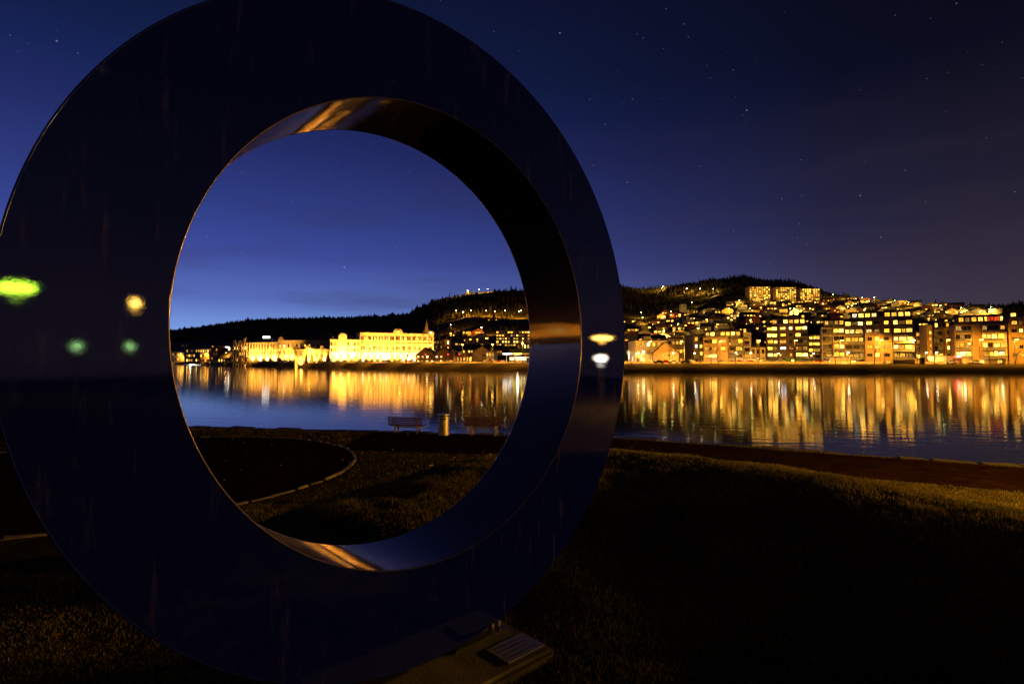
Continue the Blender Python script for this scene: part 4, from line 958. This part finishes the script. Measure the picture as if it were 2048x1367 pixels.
# ------------------------------------------------------------------ houses on the hillside
HM = ['plaster_white', 'plaster_cream', 'timber_red', 'plaster_ochre', 'timber_brown', 'plaster_grey']
HN = {'plaster_white': 'white', 'plaster_cream': 'cream', 'timber_red': 'red', 'plaster_ochre': 'yellow', 'timber_brown': 'brown', 'plaster_grey': 'grey'}
rh = random.Random(5)
def hill_house(px, py, label, group, w, d, h, mat, turn, nwin, flat=False):
    D = slope_D(px, py); x = X_of(px, D); z = far_z(x, D) - 1.2
    # face the river, i.e. square to the line of sight from the far shore, with a little turn
    t = thing('hillside_house', label, 'house', (x, D, z), math.atan2(-x, D) * .7 + turn, group)
    H = h + 1.2
    side = rh.random() < .5
    if flat:
        part(t, 'wall', mat, -w / 2, w / 2, -d / 2, d / 2, 0, H * .8); part(t, 'roof', 'roof_dark', -w / 2 - .4, w / 2 + .4, -d / 2 - .6, d / 2 + .3, H * .8, H * .8 + .3); wh = H * .8
    else:
        ry = math.pi / 2 if side else 0; sw, sd = (d, w) if side else (w, d)
        link('wall', unit_mesh('gable_body', mat), t, (0, 0, 0), (sw, sd, H), (0, 0, ry)); link('roof', unit_mesh('gable_roof', rh.choice(['roof_dark', 'roof_dark', 'roof_red'])), t, (0, 0, 0), (sw, sd, H), (0, 0, ry)); wh = H * .62
    zs = [1.2 + (wh - 1.2) * .5] if wh < 5 else [1.2 + (wh - 1.2) * .27, 1.2 + (wh - 1.2) * .74]
    cols = max(2, int(w / 3)); slots = [(c, zz) for c in range(cols) for zz in zs]; rh.shuffle(slots)
    for c, zz in slots[:nwin]:
        g = 'window_small' if rh.random() < .8 else 'window_dim'
        window(t, -w / 2 + w * (c + .5) / cols, zz, w / cols * rh.uniform(.5, .8), rh.uniform(1.2, 1.6), g, -d / 2, 'plaster_white')
    return t
def houses(rows, where, group, dens=1.0, seed=1, size=1.0):
    q = random.Random(seed)
    for ri, (py, px0, px1, step) in enumerate(rows):
        px = px0 + q.uniform(0, step); spots = []
        while px < px1:
            if q.random() < dens: spots.append(px)
            px += step * q.uniform(.75, 1.35)
        for i, px in enumerate(spots):
            pyy = py + q.uniform(-3.2, 3.2)
            if pyy < interp(px, HOUSE_TOP) + 2: continue
            mat = q.choice(HM); flat = q.random() < .25; n = q.choice([1, 2, 2, 3, 3, 4])
            w = q.uniform(9, 15) * size
            hill_house(px, pyy, '%s %s house, %s from left, %s row %s' % (HN[mat], 'flat roofed' if flat else 'gabled', ORD[i], ORD[ri], where), group, w, q.uniform(8, 10), q.uniform(5, 7.5), mat, q.uniform(-.35, .35), n, flat)
houses([(685, 1252, 1420, 30), (677, 1252, 1420, 30), (669, 1255, 1535, 31), (661, 1250, 1540, 30), (653, 1252, 1545, 30), (645, 1255, 1640, 28), (637, 1300, 1700, 27),
        (629, 1330, 1740, 26), (621, 1385, 1990, 25), (613, 1420, 1930, 25), (605, 1470, 1860, 25), (598, 1480, 1810, 24)], 'on the right hillside', 'houses on the right hillside', .9, 4)
houses([(655, 1835, 1900, 28), (646, 1835, 1930, 28), (637, 1840, 2000, 27), (629, 1760, 2040, 26)], 'behind rightmost blocks', 'houses behind the right-hand apartments', .9, 9)
houses([(690, 905, 1000, 26), (681, 905, 985, 26), (671, 890, 975, 28), (640, 908, 1000, 26), (633, 912, 985, 24)], 'right of the spire', 'houses on the hill right of the spire', .8, 12)
houses([(703, 342, 465, 13), (696, 420, 470, 11), (690, 342, 460, 10), (685, 355, 395, 9), (684, 440, 500, 9), (678, 455, 520, 8), (672, 460, 530, 8), (667, 475, 530, 9)], 'of the far left lights', 'far houses at the left of the opening', .75, 14, 1.35)
# three tower blocks high on the slope
for i, (a, b, top, bot) in enumerate([(1501, 1543, 573, 603), (1554, 1595, 574, 605), (1603, 1642, 577, 605)]):
    D = slope_D((a + b) / 2, bot)
    t, Lw, H = simple_block('tower_block', ['leftmost', 'middle', 'rightmost'][i] + ' of the three lit tower blocks high on the hillside', a, b, top, D, D, 14, 'plaster_ochre', 8, 9, 0, 'flat', ww=.7, wh=.5, group='tower blocks high on the hillside', cat='tower block')
    for w in [o for o in t.children if o.name.startswith('window')]:
        w.children[0].data = unit_mesh('pane', rh.choice(['window_small', 'window_small', 'window_warm', 'window_dim']))
# church with square tower on the slope
D = slope_D(1368, 628)
t, Lw, zb = frontage('hill_church', 'dim church with square tower on the right hillside', 'church', 1363, 1374, D, D)
H = hgt(608, D, zb)
part(t, 'tower', 'plaster_grey', -Lw / 2, Lw / 2, 0, Lw, 0, H); part(t, 'tower_roof', 'roof_dark', -Lw / 2 - .2, Lw / 2 + .2, -.2, Lw + .2, H, H + 2.5, 'hip_roof')
part(t, 'nave', 'plaster_grey', Lw / 2, Lw / 2 + 17, 0, 9, 0, H * .5); part(t, 'nave_roof', 'roof_dark', Lw / 2, Lw / 2 + 17.3, -.4, 9.4, H * .5, H * .75, 'hip_roof')
for k in range(4): window(t, Lw / 2 + 2.5 + k * 4, H * .28, 1.4, 2.4, 'window_warm', 0, 'plaster_dark', True)
window(t, 0, H * .8, 1.2, 2.2, 'dark_glass', 0, 'plaster_dark', True)

# ------------------------------------------------------------------ street lamps
q = random.Random(31)
def lamp_row(spots, mat, col, watts, h, label, group, size=1.0, throw=.55):
    for i, (px, D) in enumerate(spots): street_lamp(px, D, h, mat, col, watts * q.uniform(.8, 1.2), label % ORD[i], group, size=size, throw=throw)
quay_px = [358, 412, 452, 505, 560, 620, 690, 742, 800, 862, 925, 985, 1045, 1105, 1170, 1232, 1300, 1362, 1440, 1517, 1590, 1682, 1760, 1825, 1894, 1960, 2030, 2110]
lamp_row([(px, shore_D(px) + 8) for px in quay_px], 'lamp_sodium', (1, .40, .03), 11000, 9, '%s sodium lamp from the left along the far quay road', 'lamps along the far quay road', 1.3, 1.1)
yard = [(1275, 228), (1345, 216), (1388, 220), (1470, 215), (1500, 214), (1555, 236), (1625, 240), (1694, 204), (1850, 214), (1870, 208), (1925, 202), (2000, 201)]
lamp_row(yard, 'lamp_white', (1, .5, .08), 2600, 4.6, '%s low lamp from the left in the apartment forecourts', 'lamps in the apartment forecourts', .9)
hl = []
for i in range(33):
    px = q.uniform(1255, 1990); py = q.uniform(interp(px, HOUSE_TOP) + 6, 682 if px < 1530 else 640); hl.append((px, slope_D(px, py)))
hl.sort()
lamp_row(hl, 'lamp_green', (1, .52, .07), 42000, 9, '%s pale green street lamp from the left on the right hillside', 'street lamps on the right hillside', 1.6, 1.7)
lamp_row([(px, slope_D(px, py)) for px, py in ((901, 664), (912, 632), (926, 636), (942, 633), (963, 672), (972, 634), (989, 635), (1010, 634), (1038, 636), (1042, 634))], 'lamp_white', SODIUM, 60000, 10, '%s lamp from the left on the wooded hill right of the spire', 'lamps on the wooded hill', 1.8, 1.7)
lamp_row([(px, slope_D(px, py)) for px, py in ((935, 582), (958, 581), (975, 580), (1325, 586), (1328, 582), (1375, 588), (1402, 589), (1428, 590))], 'lamp_white', (1, .55, .1), 90000, 11, '%s lone lamp from the left up in the dark forest', 'lone lamps up in the forest', 2.0, 1.7)

# ------------------------------------------------------------------ bare trees on the far quay
def bare_tree_mesh(seed, h):
    r = random.Random(seed); tv, bv = [], []
    def grow(p, d, L, rad, lvl):
        segs = 2 if lvl < 2 else 1
        for s in range(segs):
            d2 = (d + Vector((r.uniform(-.18, .18), r.uniform(-.18, .18), r.uniform(-.02, .12)))).normalized(); p2 = p + d2 * L / segs; r2 = rad * (.82 if lvl == 0 else .7)
            (tv if lvl == 0 else bv).append(tube_vf(p, p2, rad, r2, 5 if lvl < 2 else 3, False)); p, d, rad = p2, d2, r2
            if lvl == 0 and s == 0: continue
            if lvl < 4:
                for k in range(r.choice([2, 3]) if lvl else 4):
                    a = r.uniform(0, 6.28); sp = r.uniform(.45, .95)
                    nd = (d + Vector((math.cos(a) * sp, math.sin(a) * sp, r.uniform(.0, .35)))).normalized()
                    grow(p, nd, L * r.uniform(.55, .8) * (.95 if lvl else .62), rad * .62, lvl + 1)
    grow(Vector((0, 0, -.2)), Vector((0, 0, 1)), h * .45, h * .016, 0)
    return join(*tv), join(*bv)
TREES = []
for k in range(4):
    a, b = bare_tree_mesh(40 + k, 9.0)
    TREES.append({m: (mesh_from('trunk', *a, m), mesh_from('branches', *b, m)) for m in ('bark', 'bark_pale')})
def bare_tree(px, off, s, label, group, mat='bark', k=0, D=None):
    D = D or shore_D(px) + off; x = X_of(px, D)
    t = thing('bare_tree', label, 'tree', (x, D, far_z(x, D)), q.uniform(0, 6.28), group)
    link('trunk', TREES[k][mat][0], t, scale=(s,) * 3); link('crown', TREES[k][mat][1], t, scale=(s,) * 3)
    return t
tp = [(430, 9), (475, 10), (508, 11), (545, 9), (565, 14), (598, 11), (640, 10), (668, 12), (715, 12), (745, 13), (778, 9), (812, 12), (845, 11), (878, 9), (908, 10), (935, 12), (968, 11), (992, 9), (1030, 8), (1090, 9), (1190, 9)]
for i, (px, off) in enumerate(tp): bare_tree(px, off, q.uniform(.7, 1.0), '%s bare tree from the left on the far bank through the ring' % ORD[i], 'bare trees on the far bank through the ring', 'bark', i % 4)
tp2 = [(1340, 11), (1400, 9), (1422, 8), (1437, 7), (1472, 8), (1640, 6), (1672, 7), (1700, 10), (1748, 6), (1768, 5), (1790, 6), (1834, 9), (1868, 7), (1980, 6), (2030, 8), (2090, 7)]
for i, (px, off) in enumerate(tp2): bare_tree(px, off, q.uniform(.8, 1.15), '%s bare tree from the left on the far quay right of the ring' % ORD[i], 'bare trees on the far quay right of the ring', 'bark', (i + 1) % 4)
for i, (px, off) in enumerate([(1256, 7), (1266, 6), (1282, 6)]):
    t = bare_tree(px, off, [.75, .6, 1.05][i], '%s white-lit bare tree on the bank just right of the ring' % ['left', 'middle', 'right'][i], 'uplit bare trees', 'bark_pale', i)
    p = t.location; floodlight(p.x + .8, p.y - 1.8, (p.x, p.y, p.z + 5), 16000, 'ground spotlight at the foot of the %s white-lit bare tree' % ['left', 'middle', 'right'][i], (1, .9, .65), 80)
# large bare tree on the hill right of the spire
D = slope_D(955, 690); bare_tree(955, 0, 1.9, 'large rounded bare tree among houses right of the spire', 'large hill tree', 'bark_pale', 2, D)

# ------------------------------------------------------------------ cars
def car_meshes(paint):
    prof = [(-2.1, .35), (2.1, .35), (2.15, .62), (2.0, .82), (1.15, .92), (.55, 1.42), (-.9, 1.46), (-1.6, .98), (-2.12, .9)]
    body = prism_vf(prof, -.82, .82)
    glass = join(prism_vf([(.98, .95), (.5, 1.36), (-.85, 1.39), (-1.4, 1.0)], -.835, .835))
    wheel = tube_vf((0, -.1, 0), (0, .1, 0), .32, .32, 14)
    rim = tube_vf((0, -.115, 0), (0, .115, 0), .19, .19, 10)
    mb = mesh_from('body', *body, paint)
    bm = bmesh.new(); bm.from_mesh(mb); bmesh.ops.bevel(bm, geom=list(bm.edges), offset=.05, segments=1, affect='EDGES'); bm.to_mesh(mb); bm.free()
    return {'body': mb, 'glass': mesh_from('glass', *glass, 'dark_glass'), 'wheel': mesh_from('wheel', *wheel, 'rubber'), 'rim': mesh_from('rim', *rim, 'metal_grey'),
            'head': mesh_from('headlight', *box_vf(0, .08, -.2, .2, -.08, .08), 'headlight'), 'headoff': mesh_from('headlight', *box_vf(0, .08, -.2, .2, -.08, .08), 'metal_grey'), 'tail': mesh_from('taillight', *box_vf(-.06, 0, -.18, .18, -.08, .08), 'taillight')}
CARS = {c: car_meshes(c) for c in ('paint_black', 'paint_silver', 'paint_red', 'paint_white')}
CN = {'paint_black': 'black', 'paint_silver': 'silver', 'paint_red': 'red', 'paint_white': 'white'}
def car(px, D, paint, rz, label, group, lights):
    x = X_of(px, D); M = CARS[paint]
    t = thing('car', label, 'car', (x, D, far_z(x, D) + .05), rz, group)
    link('body', M['body'], t); link('window_glass', M['glass'], t)
    for sx in (-1.3, 1.35):
        for sy in (-.78, .78): w = link('wheel', M['wheel'], t, (sx, sy, .32)); link('rim', M['rim'], w)
    for sy in (-.55, .55):
        link('headlight', M['head' if lights else 'headoff'], t, (2.1, sy, .68)); link('taillight', M['tail' if lights else 'headoff'], t, (-2.1, sy, .78))
    if lights:
        l = spot_light(t, 'headlight_beam', (2.25, 0, .7), (12, 0, .0), (1, .95, .85), 600, 70, .6, .1)
def shore_dir(px, off):
    a, b = shore_D(px - 10) + off, shore_D(px + 10) + off
    return math.atan2(b - a, X_of(px + 10, b) - X_of(px - 10, a))
i = 0
for px, side in sorted([(690, 0), (735, 1), (775, 0), (820, 0), (850, 1), (872, 0), (900, 1), (1110, 0), (1200, 1), (1440, 0), (1640, 1), (1690, 0), (1735, 1), (1790, 0), (1850, 1), (1900, 0), (1950, 1), (2010, 0), (705, 1), (800, 1), (930, 0), (960, 1), (1030, 0), (1300, 1), (1380, 0), (1480, 1), (1560, 0), (1605, 1), (1765, 0), (1985, 1)]):
    off = 16.3 if side else 19.5; pc = q.choice(list(CARS))
    car(px, shore_D(px) + off, pc, shore_dir(px, off) + (0 if side else math.pi), '%s car with headlights on, %s from left on the far quay road' % (CN[pc], ORD[i]), 'cars driving along the far quay', True); i += 1
i = 0
for px, D in [(974, 262), (982, 264), (990, 263), (998, 262), (1006, 263), (1022, 258), (1036, 257), (1048, 257)]:
    pc = q.choice(list(CARS)); car(px, D, pc, q.uniform(1.2, 1.8), '%s parked car, %s from left beside the petrol station' % (CN[pc], ORD[i]), 'cars parked at the petrol station', False); i += 1
i = 0
for px in (1318, 1332, 1347, 1372, 1500, 1528):
    pc = q.choice(list(CARS)); car(px, 214, pc, q.uniform(-.1, .1), '%s parked car, %s from left in front of the gabled hall side' % (CN[pc], ORD[i]), 'cars parked on the far quay', False); i += 1
# traffic lights
for i, px in enumerate((814, 832, 851, 896, 919)):
    D = shore_D(px) + 22.5; x = X_of(px, D)
    t = thing('traffic_light', '%s red traffic light from the left on the far quay road' % ORD[i], 'traffic light', (x, D, far_z(x, D)), 0, 'red traffic lights on the far quay')
    part(t, 'pole', 'metal_dark', -.08, .08, -.08, .08, 0, 3.4, 'cyl'); part(t, 'housing', 'paint_black', -.25, .25, -.2, .2, 3.4, 4.8)
    part(t, 'red_lamp', 'sign_red', -.2, .2, -.26, -.202, 4.3, 4.7); part(t, 'dark_lamp', 'dark_glass', -.15, .15, -.24, -.202, 3.6, 3.9)
# flagpole
D = 214; x = X_of(1369, D)
t = thing('flagpole', 'tall white flagpole beside the gabled hall', 'flagpole', (x, D, far_z(x, D))); piece(t, 'pole', 'paint_white', lathe_vf([(.12, 0), (.06, 7.5)], 10)); piece(t, 'finial', 'paint_white', lathe_vf([(.03, 7.5), (.13, 7.62), (.03, 7.75)], 8))
